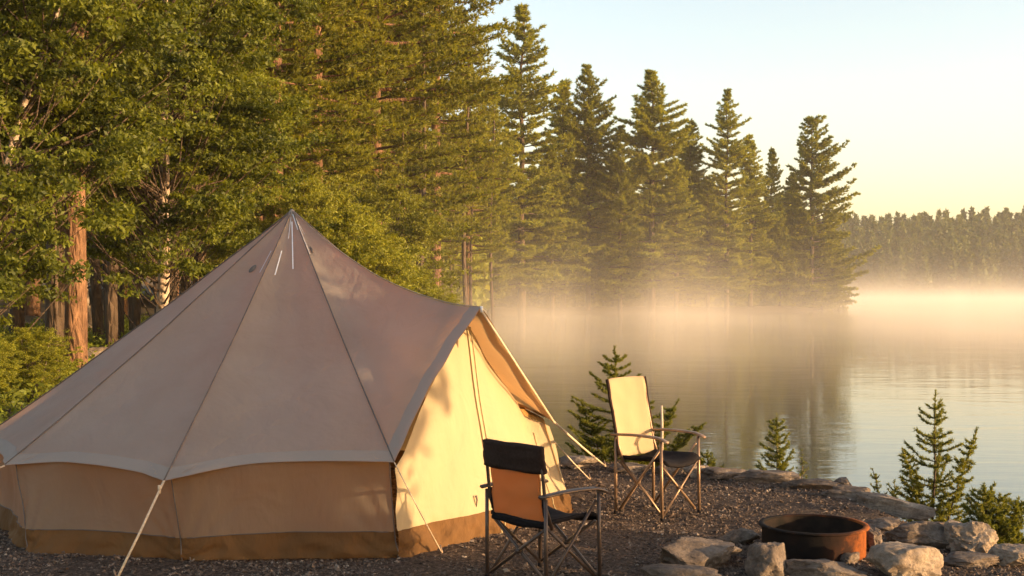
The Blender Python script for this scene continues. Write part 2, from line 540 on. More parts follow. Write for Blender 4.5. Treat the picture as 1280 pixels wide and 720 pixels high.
def conifer(name, seed, H, hb, R, L, wd, K, whorl=0.75, per=5, sub=0.28, tuft=0.15, power=0.75, irr=0.35, trunk_r=0.25,
            bark='bark_dark', fol='pine', lean=0.0, upturn=0.16, slope0=-0.12, tiers=0.0, bias=None):
    """white pine: tiers of long flat plumes on a straight trunk"""
    rs = np.random.RandomState(seed)
    tb = MB()
    npt = 10
    wob = rs.normal(0, 0.05, (npt + 1, 2)); wob[0] = 0
    tp = [Vector((lean * (i / npt) * H + wob[i, 0] * i * .25, wob[i, 1] * i * .25, H * i / npt)) for i in range(npt + 1)]
    tb.tube(tp, [trunk_r * (1 - i / npt) ** 0.8 * 0.97 + 0.02 for i in range(npt + 1)], 10)

    def trunk_at(h):
        t = min(max(h / H * npt, 0), npt - 1e-4); i = int(t); f = t - i
        p = tp[i].lerp(tp[i + 1], f); return np.array(p)
    PP = []; DD = []
    h = hb; az = rs.uniform(0, 6.28)
    while h < H - 0.15:
        t = (h - hb) / (H - hb)
        prof = (1 - t) ** power * min(1.0, 0.55 + t * 3.5)
        amp = rs.uniform(.62, 1.1)
        if tiers and rs.rand() < tiers: amp = 0.55
        nb = per if t < .85 else max(3, per - 1)
        for k in range(nb):
            az += 2 * math.pi / nb + rs.uniform(-.35, .35)
            Lb = R * prof * amp * rs.uniform(1 - irr, 1 + irr * .7) + 0.12
            if bias is not None:
                Lb *= 1 + bias[1] * math.cos(az - bias[0])
            hh = h + rs.uniform(-.22, .22) * whorl
            p0 = trunk_at(hh)
            dr = np.array([math.cos(az), math.sin(az), 0.0]); pr = np.array([-dr[1], dr[0], 0.0])
            sl = slope0 + 0.75 * max(0, t - .15) ** 1.1 + rs.uniform(-.1, .1)
            up = upturn * rs.uniform(.4, 1.3)

            def bp(s): return p0 + dr * (Lb * s) + np.array([0, 0, 1]) * Lb * (sl * s + up * s * s)
            side_c = rs.uniform(-.15, .15)
            pts = [bp(s) + pr * side_c * Lb * s * s for s in (0, .33, .66, 1)]
            r0 = min(trunk_r * .35, .012 + .014 * Lb)
            tb.tube([Vector(p) for p in pts], [r0, r0 * .75, r0 * .45, .006], 4, cap=False)
            start = 0.22 if t > .5 else 0.30
            ns = max(3, int(Lb * (1 - start) / sub))
            for j in range(ns + 1):
                s = start + (1 - start) * (j + rs.uniform(-.3, .3)) / max(1, ns)
                s = min(max(s, .05), 1)
                q0 = bp(s) + pr * side_c * Lb * s * s
                for sg in (-1, 1):
                    ls = (0.10 + 0.36 * Lb * (1 - s) ** .8 * min(1, (s + .15) * 1.6)) * rs.uniform(.6, 1.2)
                    ls = min(ls, 1.4)
                    sd = nrm(dr * rs.uniform(.55, .95) + pr * sg * rs.uniform(.6, 1.0) + np.array([0, 0, rs.uniform(.0, .22)]))
                    nt_ = max(2, int(ls / tuft) + 1)
                    ss = (np.arange(nt_) + rs.uniform(.2, .9, nt_)) / nt_ * ls
                    q = q0[None] + sd[None] * ss[:, None]
                    q = q + rs.normal(0, .035 + .02 * Lb / 3, q.shape)
                    PP.append(q); DD.append(np.repeat((sd * .8 + np.array([0, 0, .55]))[None], nt_, 0))
        h += whorl * rs.uniform(.75, 1.3) * (1 - .35 * t)
    # leader
    q = np.array([trunk_at(H - 0.5 + .5 * i / 6) for i in range(6)])
    PP.append(q); DD.append(np.repeat(np.array([[0, 0, 1.0]]), 6, 0))
    PPa = np.concatenate(PP); DDa = np.concatenate(DD)
    T = blades(PPa, DDa, K, L, wd, rs)
    root = empty(name)
    tb.build('trunk', M[bark], root)
    cme = np_mesh('crown', T, 3, M[fol])
    c = bpy.data.objects.new('crown', cme); col.objects.link(c); c.parent = root
    return root


def leaves(Pn, nL, size, rs, up=0.5):
    nn = nrm(rs.normal(0, 1, (nL, 3)) + np.array([0.25, 0, up]))
    a = nrm(np.cross(nn, rs.normal(0, 1, (nL, 3)))); b = np.cross(nn, a)
    s = size * rs.uniform(.6, 1.3, (nL, 1))
    # four-cornered pointed leaf, slightly folded
    return np.stack([Pn - a * s, Pn + b * s * .45 + nn * s * .12, Pn + a * s, Pn - b * s * .45 + nn * s * .12], 1).reshape(-1, 3)


def broadleaf(name, seed, H, hb, R, leaf=0.055, ncl=150, per=260, clr=0.55, trunk_r=0.14, bark='bark_pale', fol='leaf', lean=(0, 0), flat=0.45, stems=1):
    rs = np.random.RandomState(seed)
    tb = MB(); tw = MB(); allP = []
    for st in range(stems):
        a0 = rs.uniform(0, 6.28)
        ln = (lean[0] + (math.cos(a0) * .14 if stems > 1 else 0), lean[1] + (math.sin(a0) * .14 if stems > 1 else 0))
        n = 8
        wob = np.cumsum(rs.normal(0, .05, (n + 1, 2)) * H / 8, 0); wob[0] = 0
        tp = [Vector((ln[0] * H * i / n + wob[i, 0], ln[1] * H * i / n + wob[i, 1], H * .93 * i / n)) for i in range(n + 1)]
        tb.tube(tp, [trunk_r * (1 - .85 * i / n) for i in range(n + 1)], 8)
        nc = ncl // stems
        for c in range(nc):
            t = rs.uniform(0, 1) ** .85
            h = hb + (H - hb) * t
            k = min(n - 1e-3, h / H * n); i = int(k)
            base_t = max(0.0, k - rs.uniform(.6, 1.6)); ib = int(base_t)
            p0 = tp[ib].lerp(tp[min(n, ib + 1)], base_t - ib)
            prof = math.sqrt(max(.02, 1 - (2 * t - .85) ** 2 * .8)) if t > .42 else .75 + .5 * t
            if t > .9: prof *= .55
            az = rs.uniform(0, 6.28)
            rr = R * prof * rs.uniform(.35, 1.05) ** .7
            c0 = tp[i].lerp(tp[min(n, i + 1)], k - i)
            ce = Vector((c0.x + math.cos(az) * rr, c0.y + math.sin(az) * rr, h + rs.uniform(-.3, .3)))
            mid = p0.lerp(ce, .5) + Vector((rs.uniform(-.15, .15), rs.uniform(-.15, .15), -.1 * rr))
            tw.tube([p0, mid, ce], [.008 + .008 * rr, .007 + .003 * rr, .003], 4, cap=False)
            m = int(per * rs.uniform(.5, 1.4))
            cr = clr * rs.uniform(.6, 1.35)
            q = rs.normal(0, 1, (m, 3)) * np.array([cr, cr, cr * flat]) * .62
            # twiggy sub clumps
            sub = rs.normal(0, 1, (7, 3)) * np.array([cr, cr, cr * flat]) * .7
            ids = rs.randint(0, 7, m)
            q = sub[ids] + q * .38
            allP.append(q + np.array(ce))
    A = np.concatenate(allP)
    T = leaves(A, len(A), leaf, rs)
    root = empty(name)
    tb.build('trunk', M[bark], root)
    tw.build('limbs', M['bark_dark'], root)
    cme = np_mesh('crown', T, 4, M[fol])
    c = bpy.data.objects.new('crown', cme); col.objects.link(c); c.parent = root
    return root


PLACED = set()


def place(proto, px, d, label, cat, group, H=None, h0=None, rz=None, sx=1.0, z=None):
    """first use moves the source itself, later uses copy it with its parts"""
    if proto.name in PLACED:
        o = copy_tree(proto)
    else:
        o = proto; PLACED.add(proto.name)
    x = (px - 640) / F * d
    zz_ = gz(x, d) if z is None else z
    o.location = (x, d, zz_ - 0.08)
    s = 1.0 if H is None else H / h0
    o.scale = (s * sx, s * sx, s)
    o.rotation_euler = (0, 0, random.uniform(0, 6.28) if rz is None else rz)
    tag(o, label, cat, group)
    return o


def top_h(py, d, x=0):
    """tree height whose top is seen at row py"""
    return CAMH - (py - HZ) / F * d - (-0.1)


# ---- far peninsula pines
FA = conifer('pine_tree', 101, 27, 3.0, 6.4, .32, .052, 8, whorl=.85, per=6, sub=.24, tuft=.14, power=.80, irr=.50, trunk_r=.30, fol='pine_far', tiers=.15)
FB = conifer('pine_tree', 102, 23, 2.5, 6.0, .34, .055, 8, whorl=.80, per=6, sub=.24, tuft=.14, power=.70, irr=.50, trunk_r=.28, fol='pine_far', tiers=.1)
FC = conifer('pine_tree', 103, 22, 3.0, 4.4, .32, .052, 8, whorl=.66, per=6, sub=.24, tuft=.15, power=.9, irr=.45, trunk_r=.24, fol='pine_far')
FD = conifer('pine_tree', 104, 20, 1.0, 4.6, .32, .058, 9, whorl=.95, per=6, sub=.26, tuft=.15, power=.60, irr=.22, trunk_r=.22, fol='pine_far', tiers=.0, slope0=.05, upturn=.2, bias=(0.0, .25))
GP = 'white pines along the wooded point'
far = [
    (FA, 652, 113, 5, 'tallest pine of the wooded point, its pointed top just under the picture edge', 1.0, 0.4),
    (FC, 704, 118, 100, 'slim pine just right of the tallest pine on the point', 1.0, 1.2),
    (FB, 735, 119, 84, 'pine with a thin open pointed top second tallest from the left on the point', .8, 2.2),
    (FB, 815, 120, 92, 'broad full-crowned pine in the middle of the wooded point', 1.05, 3.5),
    (FC, 862, 126, 150, 'low slender pine between the broad pine and the round topped pine', 1.1, 0.1),
    (FA, 908, 124, 112, 'pine with a rounded leaning top right of the broad-crowned pine', .85, 4.1),
    (FC, 938, 128, 168, 'short pine tucked right of the round topped pine on the point', 1.0, 2.9),
    (FC, 965, 133, 185, 'narrow spiky pine in the gap before the last pine on the point', .8, 5.0),
    (FD, 1014, 133, 147, 'last pine at the tip of the point with long open tiered branches', 1.0, 0.0),
    (FB, 775, 117, 160, 'lower pine with drooping sunlit plumes left of the broad-crowned pine', .85, 5.5),
    (FC, 990, 137, 215, 'small dark pine close behind the last pine on the point', 1.1, 1.0),
    (FC, 690, 116, 180, 'low pine leaning against the tallest pine from the right', 1.15, 1.9),
    (FB, 612, 108, 110, 'pine half hidden left of the tallest pine on the point', .8, 0.9),
    (FC, 845, 121, 200, 'low pine with bright lower branches right of the broad-crowned pine', 1.3, 4.4),
    (FC, 885, 123, 220, 'low pine under the round topped pine, standing at the waterline', 1.2, 3.1),
    (FC, 1035, 136, 262, 'smallest pine leaning out at the very tip of the point', 1.0, 2.0),
]
HH = {id(FA): 27, id(FB): 23, id(FC): 22, id(FD): 20}
HH = {FA.name: 27, FB.name: 23, FC.name: 22, FD.name: 20}
SRC = {}
for (pr, px, d, py, lab, sx, rz) in far:
    h = top_h(py, d)
    x = (px - 640) / F * d
    h -= gz(x, d)
    place(pr, px, d, lab, 'pine tree', GP, h, HH[pr.name], rz, sx * 1.12)

# young trees filling the shore below them, nothing tells them apart
random.seed(21)
FU = conifer('young_pine', 105, 9, .2, 2.5, .30, .060, 7, whorl=.45, per=6, sub=.28, tuft=.17, power=.8, irr=.3, trunk_r=.1, fol='pine_far')
for i in range(46):
    px = 575 + i * 10.3 + random.uniform(-6, 6)
    d = 116 + (px - 600) / 430 * 15 + random.uniform(1, 7)
    place(FU, px, d, 'young dark pine low along the misty shore of the wooded point', 'young pine', 'young pines low on the wooded point',
          random.uniform(5, 11), 9, None, random.uniform(.8, 1.2))
# backing row
for i in range(16):
    px = 570 + i * 29 + random.uniform(-8, 8)
    d = 135 + random.uniform(0, 14) + (px - 600) / 430 * 8
    place(FC, px, d, 'dark pine in the back rank of the wooded point, hidden by the front ones', 'pine tree', 'back rank pines of the wooded point',
          random.uniform(14, 20) * (1.0 if px < 900 else .75), 22, None, 1.5)

# ---- middle distance white pines
MA = conifer('white_pine', 201, 25, 2.5, 5.2, .20, .030, 9, whorl=.66, per=7, sub=.24, tuft=.14, power=.45, irr=.35, trunk_r=.28, fol='pine', bark='bark_pine', slope0=-.05, tiers=.1)
MB_ = conifer('white_pine', 202, 24, 4.0, 4.4, .20, .030, 9, whorl=.66, per=7, sub=.24, tuft=.14, power=.5, irr=.4, trunk_r=.26, fol='pine', bark='bark_pine', slope0=-.08, tiers=.15)
GM = 'large white pines behind the tent'
mids = [
    (MA, 470, 49, 27, 'big white pine whose long plumes reach furthest out over the lake', 1.0, .3),
    (MB_, 545, 63, 31, 'white pine nearest the open sky with branch tips out over the lake', .9, 1.3),
    (MB_, 395, 42, 25, 'white pine straight above the peak of the tent', 1.0, 2.6),
    (MA, 320, 46, 26, 'white pine rising left of the peak of the tent', .95, 4.0),
    (MB_, 585, 80, 21, 'shorter white pine standing between the near wood and the wooded point', 1.0, 5.0),
    (MA, 430, 62, 30, 'white pine behind the gap right of the peak of the tent', 1.0, 1.9),
    (MB_, 250, 50, 27, 'white pine deep in the wood above the left slope of the tent', 1.0, .8),
    (MA, 150, 48, 27, 'white pine deep in the wood right of the thick rust coloured trunk', 1.0, 3.3),
    (MB_, 40, 45, 27, 'white pine deep in the wood at the left edge of the picture', 1.0, 2.1),
    (MB_, 345, 35, 21, 'nearest white pine, rising from just left of the peak of the tent', 1.0, 4.6),
    (MA, 215, 37, 22, 'white pine reaching over the leafy tree with slim pale trunk', .9, 1.6),
    (MA, 512, 74, 30, 'tall white pine behind the two that lean out over the lake', .9, 5.7),
]
for (pr, px, d, h, lab, sx, rz) in mids:
    place(pr, px, d, lab, 'white pine', GM, h, 25 if pr is MA else 24, rz, sx)

# ---- near left wood
LP = conifer('pine_tree', 301, 17, 6.6, 3.0, .13, .016, 9, whorl=.7, per=5, sub=.2, tuft=.12, power=.4, irr=.4, trunk_r=.20, bark='bark_pine', fol='pine', slope0=-.05)
place(LP, 95, 21.5, 'thick straight pine trunk with rust coloured flaky bark at the left', 'pine tree', 'trees of the near wood', None, None, .5)
LD = conifer('pine_tree', 302, 18, 7.5, 2.6, .13, .016, 8, whorl=.8, per=5, sub=.22, tuft=.13, power=.4, irr=.4, trunk_r=.22, bark='bark_dark', fol='pine')
place(LD, 71, 23.5, 'dark shaded trunk close behind the rust coloured pine trunk', 'pine tree', 'trees of the near wood', None, None, 2.0)

B1 = broadleaf('broadleaf_tree', 401, 11, 2.2, 2.6, .046, 250, 760, .43, .13, 'bark_pale')
B2 = broadleaf('broadleaf_tree', 402, 9, 1.4, 2.2, .044, 220, 700, .42, .09, 'bark_pale', lean=(.12, 0), stems=2)
B3 = broadleaf('broadleaf_tree', 403, 12, 3.5, 2.8, .048, 250, 760, .48, .14, 'bark_dark', flat=.35)
B4 = broadleaf('broadleaf_tree', 404, 6.2, 4.2, 1.9, .046, 90, 650, .5, .06, 'bark_dark', flat=.4)
GB = 'leafy trees of the near wood'
bl = [
    (B1, 200, 24, 11.5, 11, 'leafy tree with a slim pale trunk behind the left slope of the tent', 1.0, .3),
    (B2, -75, 17.5, 9.5, 9, 'leafy tree on two leaning pale stems at the left edge of the picture', 1.0, 0.2),
    (B3, 140, 27, 13, 12, 'dark leafy tree just right of the rust coloured pine trunk', 1.0, 1.1),
    (B4, 72, 19.5, 5.4, 6.2, 'leafy tree spreading in front of the top of the rust coloured trunk', .95, 3.0),
    (B3, 235, 27.5, 8.5, 12, 'leafy tree with dark trunk right of the slim pale trunk', 1.05, 4.2),
    (B1, -170, 19, 11, 11, 'leafy tree cut off by the left edge of the picture', 1.0, 1.7),
    (B1, 110, 34, 13, 11, 'leafy tree in the deep shade behind the rust coloured trunk', 1.2, 3.9),
    (B3, 20, 30, 14, 12, 'leafy tree filling the upper left corner of the picture', 1.2, 5.6),
]
for (pr, px, d, h, h0, lab, sx, rz) in bl:
    place(pr, px, d, lab, 'leafy tree', GB, h, h0, rz, sx)

S1 = broadleaf('bush', 501, 5.0, .3, 1.9, .045, 190, 480, .42, .05, 'bark_pale', 'leaf_bright', stems=3)
GS = 'sunlit bushes at the edge of the wood'
bu = [
    (440, 27, 3.7, 'bright yellow-green bush just right of the peak of the tent', 1.0, .1),
    (505, 31, 2.7, 'bright bush sloping down to the water above the tent door ridge', 1.0, 1.9),
    (392, 30, 4.4, 'tall bright bush directly behind the peak of the tent', .9, 3.3),
    (540, 44, 2.6, 'smaller bush in half shade nearest the misty cove', 1.0, 4.5),
    (-35, 15.5, 1.2, 'low bright bush at the left edge beside the tent roof', 1.0, 2.6),
    (45, 17.5, 1.1, 'low bush at the foot of the dark trunk at the left', 1.1, 5.2),
    (470, 38, 5.2, 'taller bush behind the two bright ones right of the peak', 1.0, 0.9),
]
for (px, d, h, lab, sx, rz) in bu:
    place(S1, px, d, lab, 'bush', GS, h, 5.0, rz, sx)

random.seed(3)
SH = broadleaf('broadleaf_tree', 601, 5.4, 1.0, 1.3, .070, 800, 380, .30, .12, 'bark_dark', lean=(0, .88), flat=.8)  # unseen tree, lean and crown shaped to throw shade on the tent front
SH.location = (6.6, .55, -.1)
tag(SH, 'unseen tree right of the picture, its lean shaped to shade the tent', 'leafy tree')

SH2 = broadleaf('bush', 602, 2.3, .15, 1.15, .065, 190, 800, .4, .03, 'bark_dark', stems=3, flat=.8)  # unseen bush added to close the gap in the shade on the tent wall
SH2.location = (6.6, 3.1, -.1); SH.location = (6.6, 1.55, -.1)
tag(SH2, 'unseen bush added beyond the right edge of the picture, filling the shade below the leaning tree', 'bush')

# slim dark trunks inside the wood
tk = MB()
pts = [Vector((math.sin(i * .7) * .12, math.cos(i * .9) * .1, i * 2.2)) for i in range(8)]
tk.tube(pts, [.13 - .012 * i for i in range(8)], 8)
for k in range(14):
    h = 4 + k * .8; a = k * 2.4
    tk.tube([Vector((0, 0, h)), Vector((math.cos(a) * .8, math.sin(a) * .8, h + .15)), Vector((math.cos(a) * 1.5, math.sin(a) * 1.5, h + .1))], [.025, .015, .006], 4, cap=False)
troot = empty('bare_trunk'); tk.build('trunk', M['bark_dark'], troot)
random.seed(5)
for i in range(34):
    px = 100 + i * 15.5 + random.uniform(-6, 6)
    d = random.uniform(30, 46) if px < 270 else random.uniform(58, 62) if px < 540 else random.uniform(60, 95)
    place(troot, px, d, 'slim bare trunk standing in the dark inside of the wood', 'trunk', 'slim trunks inside the wood', random.uniform(12, 17), 15.4, None, random.uniform(.7, 1.3))


# dense backing wood, read as one mass
def mass(name, label, boxes, n, size, mat, seed, wall=True):
    rs = np.random.RandomState(seed)
    Pl = []
    for (px0, px1, d0, d1, hmin, hmax, cnt) in boxes:
        for c in range(cnt):
            px = rs.uniform(px0, px1); d = rs.uniform(d0, d1)
            x = (px - 640) / F * d
            z0 = gz(x, d)
            H = rs.uniform(hmin, hmax)
            m = n
            t = rs.uniform(0.03, 1, m) ** 0.8
            r = (1 - t) ** .7 * H * .16 * rs.uniform(.3, 1, m) ** .5 + .2
            a = rs.uniform(0, 6.28, m)
            Pl.append(np.stack([x + r * np.cos(a), d + r * np.sin(a), z0 + t * H], 1))
    A = np.concatenate(Pl)
    D = np.repeat(np.array([[0, 0, .6]]), len(A), 0)
    T = blades(A, D, 1, size, size * .33, rs, 1.3)
    o = bpy.data.objects.new(name, np_mesh(name, T, 3, M[mat])); col.objects.link(o)
    tag(o, label, 'forest', kind='stuff')
    return o


mass('forest', 'dark continuous forest filling the back of the wood on the left',
     [(-500, 470, 62, 100, 20, 30, 190), (470, 590, 95, 118, 12, 17, 45), (560, 1000, 140, 165, 9, 14, 90)], 1500, .8, 'pine_far', 31)


def far_wood():
    rs = np.random.RandomState(77)
    Pl = []; nT = 0
    for row in range(9):
        y0 = 404 + row * 11
        xx = 70.0 + rs.uniform(0, 3)
        while xx < 420:
            y = y0 + rs.uniform(-4, 4)
            H = rs.uniform(14.5, 17.5)
            z0 = gz(xx, y)
            m = 330
            t = rs.uniform(.02, 1, m) ** .8
            rr = ((1 - t) ** .8 * H * .2 + .3) * rs.uniform(.3, 1, m) ** .5
            a = rs.uniform(0, 6.28, m)
            Pl.append(np.stack([xx + rr * np.cos(a), y + rr * np.sin(a), z0 + t * H], 1))
            xx += rs.uniform(2.4, 4.2)
    A = np.concatenate(Pl)
    T = blades(A, np.repeat(np.array([[0, 0, .6]]), len(A), 0), 1, 1.5, .5, rs, 1.2)
    o = bpy.data.objects.new('forest', np_mesh('forest', T, 3, M['wood_far'])); col.objects.link(o)
    tag(o, 'far dark treeline on the low hill across the lake', 'forest', kind='stuff')


far_wood()


def undergrowth():
    rs = np.random.RandomState(9)
    n = 3200
    x = rs.uniform(-14, -1, n); y = rs.uniform(14.0, 45, n)
    s = sdist(np.stack([x, y], 1)); k = s > .1
    x, y = x[k], y[k]
    z = ground_z(x, y)
    c = np.stack([x, y, z + .12], 1)
    q = np.repeat(c, 28, 0) + rs.normal(0, 1, (len(c) * 28, 3)) * np.array([.22, .22, .13])
    T = leaves(q, len(q), .05, rs, .8)
    o = bpy.data.objects.new('undergrowth', np_mesh('undergrowth', T, 4, M['leaf'])); col.objects.link(o)
    tag(o, 'low leafy ground cover on the woodland floor behind the tent', 'undergrowth', kind='stuff')


undergrowth()


# ------------------------------------------------------------------ saplings on the bank
def sapling(name, seed, base, tops, label, group, ndl=.026, nw=.0042, dens=260, bl=1.0, openness=.0, nbr=13, rise=.75):
    """young fir: one or more leaders with rising side branches dressed in short needles"""
    rs = np.random.RandomState(seed)
    root = empty(name, base)
    b = Vector(base)
    st = MB(); PPs = []; DDs = []

    def dress(pts, den, start=.15):
        for i in range(len(pts) - 1):
            a, c = pts[i], pts[i + 1]
            L = (c - a).length
            n = max(1, int(L * den))
            t = rs.uniform(0, 1, n)
            if i == 0: t = start + (1 - start) * t
            A = np.array(a)[None] + (np.array(c) - np.array(a))[None] * t[:, None]
            PPs.append(A + rs.normal(0, .004, A.shape))
            d = np.array((c - a).normalized())
            DDs.append(np.repeat((d * .75 + np.array([0, 0, .15]))[None], n, 0))
    for (tp_, hmul) in tops:
        T = Vector(tp_) - b
        B0 = Vector((T.x * .15, T.y * .15, 0))
        n = 6
        lead = [B0.lerp(T, i / n) + Vector((rs.normal(0, .006), rs.normal(0, .006), 0)) for i in range(n + 1)]
        H = T.z
        st.tube(lead, [.010 * hmul * (1 - i / n) + .0025 for i in range(n + 1)], 6)
        dress(lead[int(n * .55):], dens * .8, 0)
        az = rs.uniform(0, 6.28)
        for k in range(nbr):
            t = .08 + .86 * (k / nbr) + rs.uniform(-.02, .02)
            h0 = t * n; i = int(h0); p0 = lead[i].lerp(lead[i + 1], h0 - i)
            for m in range(3):
                az += 2.09 + rs.uniform(-.4, .4)
                Lb = bl * H * .55 * (1 - t) ** .8 * rs.uniform(.45, 1.05) * hmul + .035
                dr = Vector((math.cos(az), math.sin(az), 0))
                pts = [p0, p0 + dr * Lb * .5 + Vector((0, 0, Lb * .22 * rise)), p0 + dr * Lb + Vector((0, 0, Lb * rise * rs.uniform(.6, 1.1)))]
                st.tube(pts, [.0045, .0032, .0018], 4, cap=False)
                dress(pts, dens, .2)
                for s_ in np.arange(.25, .98, max(.1, .045 / max(Lb, .05))):
                    pp = pts[0].lerp(pts[1], s_ * 2) if s_ < .5 else pts[1].lerp(pts[2], s_ * 2 - 1)
                    sg = 1 if rs.rand() < .5 else -1
                    side = Vector((-dr.y, dr.x, 0)) * sg
                    sl = Lb * .38 * (1.05 - s_) * rs.uniform(.6, 1.2) + .02
                    e = pp + (dr * .7 + side * .8 + Vector((0, 0, .35))).normalized() * sl
                    if rs.rand() > openness: dress([pp, e], dens * .9, 0)
    A = np.concatenate(PPs); D = np.concatenate(DDs)
    Tm = blades(A, D, 3, ndl, nw, rs, 1.1)
    st.build('stem', M['bark_dark'], root)
    c = bpy.data.objects.new('foliage', np_mesh('foliage', Tm, 3, M['sapling'])); col.objects.link(c); c.parent = root
    tag(root, label, 'sapling', group)
    return root


GSa = 'young firs on the bank'
b0 = P(772, 600, 11.9); b0.z = -.25
sapling('fir_sapling', 1, b0, [(P(768, 432, 11.7), 1.15), (P(848, 500, 11.8), .8), (P(882, 528, 11.9), .6), (P(725, 500, 11.8), .8)],
        'bushy young fir standing behind the tall-backed folding chair', GSa, bl=.8, dens=420, nbr=14, rise=.55)
b1 = P(1168, 680, 9.9); b1.z = -.42
sapling('fir_sapling', 2, b1, [(P(1169, 489, 9.8), 1.0), (P(1221, 535, 9.8), .42), (P(1128, 560, 9.8), .55)],
        'tallest open young fir on the bank at the right', GSa, bl=.62, dens=330, openness=.25, nbr=15, rise=.6)
b2 = P(972, 610, 11.6); b2.z = -.36
sapling('fir_sapling', 3, b2, [(P(971, 519, 11.5), 1.0)], 'small narrow young fir at the water in the middle of the bank', GSa, bl=.62, dens=340, nbr=12)
b3 = P(1240, 690, 8.9); b3.z = -.35
sapling('fir_sapling', 4, b3, [(P(1229, 604, 8.8), .9), (P(1251, 616, 8.9), .8), (P(1275, 622, 9.0), .9), (P(1205, 650, 8.9), .6)],
        'low bushy young fir at the right edge beside the sunlit rocks', GSa, bl=1.0, dens=430, nbr=11)
b4 = P(1003, 615, 11.3); b4.z = -.36
sapling('fir_sapling', 5, b4, [(P(1003, 562, 11.3), .5)], 'tiny thin seedling right of the small narrow fir', GSa, bl=.4, dens=120, nbr=5, openness=.5)
b5 = P(1110, 660, 10.3); b5.z = -.4
sapling('fir_sapling', 6, b5, [(P(1118, 600, 10.2), .6), (P(1092, 585, 10.2), .35)], 'thin low fir with bare twigs left of the tallest young fir', GSa, bl=.7, dens=170, nbr=7, openness=.4)
b6 = P(885, 600, 11.7); b6.z = -.2
sapling('fir_sapling', 7, b6, [(P(884, 562, 11.6), .8), (P(872, 570, 11.6), .6)], 'little green tuft of fir beside the shore stones right of the chair', GSa, bl=1.2, dens=300, nbr=5)

# ------------------------------------------------------------------ rocks
def rock(seed, loc, size, rz, label, group='stones around the camp', mat='rock', tilt=(0, 0), cuts=9, name='rock', rough=.055, sub=5):
    rs = np.random.RandomState(seed)
    import bmesh
    bm = bmesh.new()
    bmesh.ops.create_icosphere(bm, subdivisions=sub, radius=1.0)
    planes = []
    for i in range(cuts):
        n = nrm(rs.normal(0, 1, 3) * np.array([1, 1, .8])); planes.append((Vector(n), rs.uniform(.5, .82)))
    planes.append((Vector((0.05, .05, 1)).normalized(), rs.uniform(.62, .8)))
    off = Vector(rs.uniform(0, 50, 3))
    for v in bm.verts:
        c = v.co.copy()
        for n, k in planes:
            d = c.dot(n)
            if d > k: c -= n * (d - k) * .94
        nn = c.normalized()
        c += nn * (noise.fractal(c * 2.0 + off, .9, 2.1, 5) * rough * 2.2 + noise.fractal(c * 9 + off, .8, 2.1, 3) * rough * .5)
        v.co = Vector((c.x * size[0], c.y * size[1], c.z * size[2]))
    me = bpy.data.meshes.new(name); bm.to_mesh(me); bm.free()
    me.materials.append(M[mat])
    me.polygons.foreach_set('use_smooth', [True] * len(me.polygons))
    o = bpy.data.objects.new(name, me); col.objects.link(o)
    o.location = loc; o.rotation_euler = (tilt[0], tilt[1], rz)
    try:
        me.set_sharp_from_angle(angle=math.radians(28))
    except Exception: pass
    tag(o, label, 'rock', group)
    return o


def R_(seed, px, py, sx, sy, sz, label, rz=0., mat='rock', tilt=(0, 0), group='stones around the fire pit', z=None, d=None, **kw):
    """px,py: centre of the rock's body in the photo; size = half extents"""
    if d is None:
        zc = sz * .45 if z is None else z
        p = G(px, py, zc)
    else:
        p = P(px, py, d)
    return rock(seed, p, (sx, sy, sz), rz, label, group, mat, tilt, **kw)


R_(11, 868, 699, .34, .24, .165, 'long wedge shaped grey rock leftmost of the fire pit stones', .15, tilt=(0, .12), z=.05)
R_(12, 860, 722, .30, .16, .10, 'brown rock lowest in front of the long wedge shaped rock', -.2, z=.03)
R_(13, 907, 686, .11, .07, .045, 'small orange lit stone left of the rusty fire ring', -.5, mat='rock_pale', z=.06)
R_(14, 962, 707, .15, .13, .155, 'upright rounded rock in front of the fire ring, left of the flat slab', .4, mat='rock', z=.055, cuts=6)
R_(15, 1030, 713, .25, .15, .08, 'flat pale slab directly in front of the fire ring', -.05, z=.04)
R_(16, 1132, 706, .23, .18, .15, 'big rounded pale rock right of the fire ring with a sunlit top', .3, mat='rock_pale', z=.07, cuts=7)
R_(17, 1092, 676, .07, .11, .10, 'narrow stone wedged against the right side of the fire ring', .2, z=.06)
R_(18, 926, 670, .14, .10, .07, 'dark low stone behind the left side of the fire ring', .1, z=.04)
R_(19, 1156, 672, .27, .19, .14, 'broad flat dark rock on the rim of the bank behind the big pale rock', -.15, z=.05)
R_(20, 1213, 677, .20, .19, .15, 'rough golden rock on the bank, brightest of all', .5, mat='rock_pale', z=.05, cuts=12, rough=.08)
R_(21, 1268, 694, .15, .14, .09, 'pale rock cut off by the right edge of the picture', .2, mat='rock_pale', z=.04)
R_(22, 1100, 655, .16, .12, .06, 'low grey stone between the ring and the bank ledge', -.4, z=.03)
R_(23, 1064, 668 + 30, .08, .06, .05, 'small grey stone squeezed in front of the right side of the ring', .4, z=.03)
R_(24, 1215, 700, .22, .12, .05, 'low dark rock lying below the golden rock', -.2, z=.02)
GBk = 'stones edging the bank'
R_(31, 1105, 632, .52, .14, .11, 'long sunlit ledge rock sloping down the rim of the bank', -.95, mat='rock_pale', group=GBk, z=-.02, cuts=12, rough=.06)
R_(32, 1022, 607, .30, .13, .08, 'flat stone on the bank rim left of the long sunlit ledge', -.12, group=GBk, z=.02)
R_(33, 955, 597, .32, .13, .085, 'long rounded stone in the middle of the bank rim', -.10, group=GBk, z=.03)
R_(34, 905, 593, .24, .12, .08, 'brown stone second from the left in the bank rim row', .1, group=GBk, z=.03)
R_(35, 872, 590, .14, .12, .075, 'pale lit stone at the left end of the bank rim row', .0, mat='rock_pale', group=GBk, z=.03)
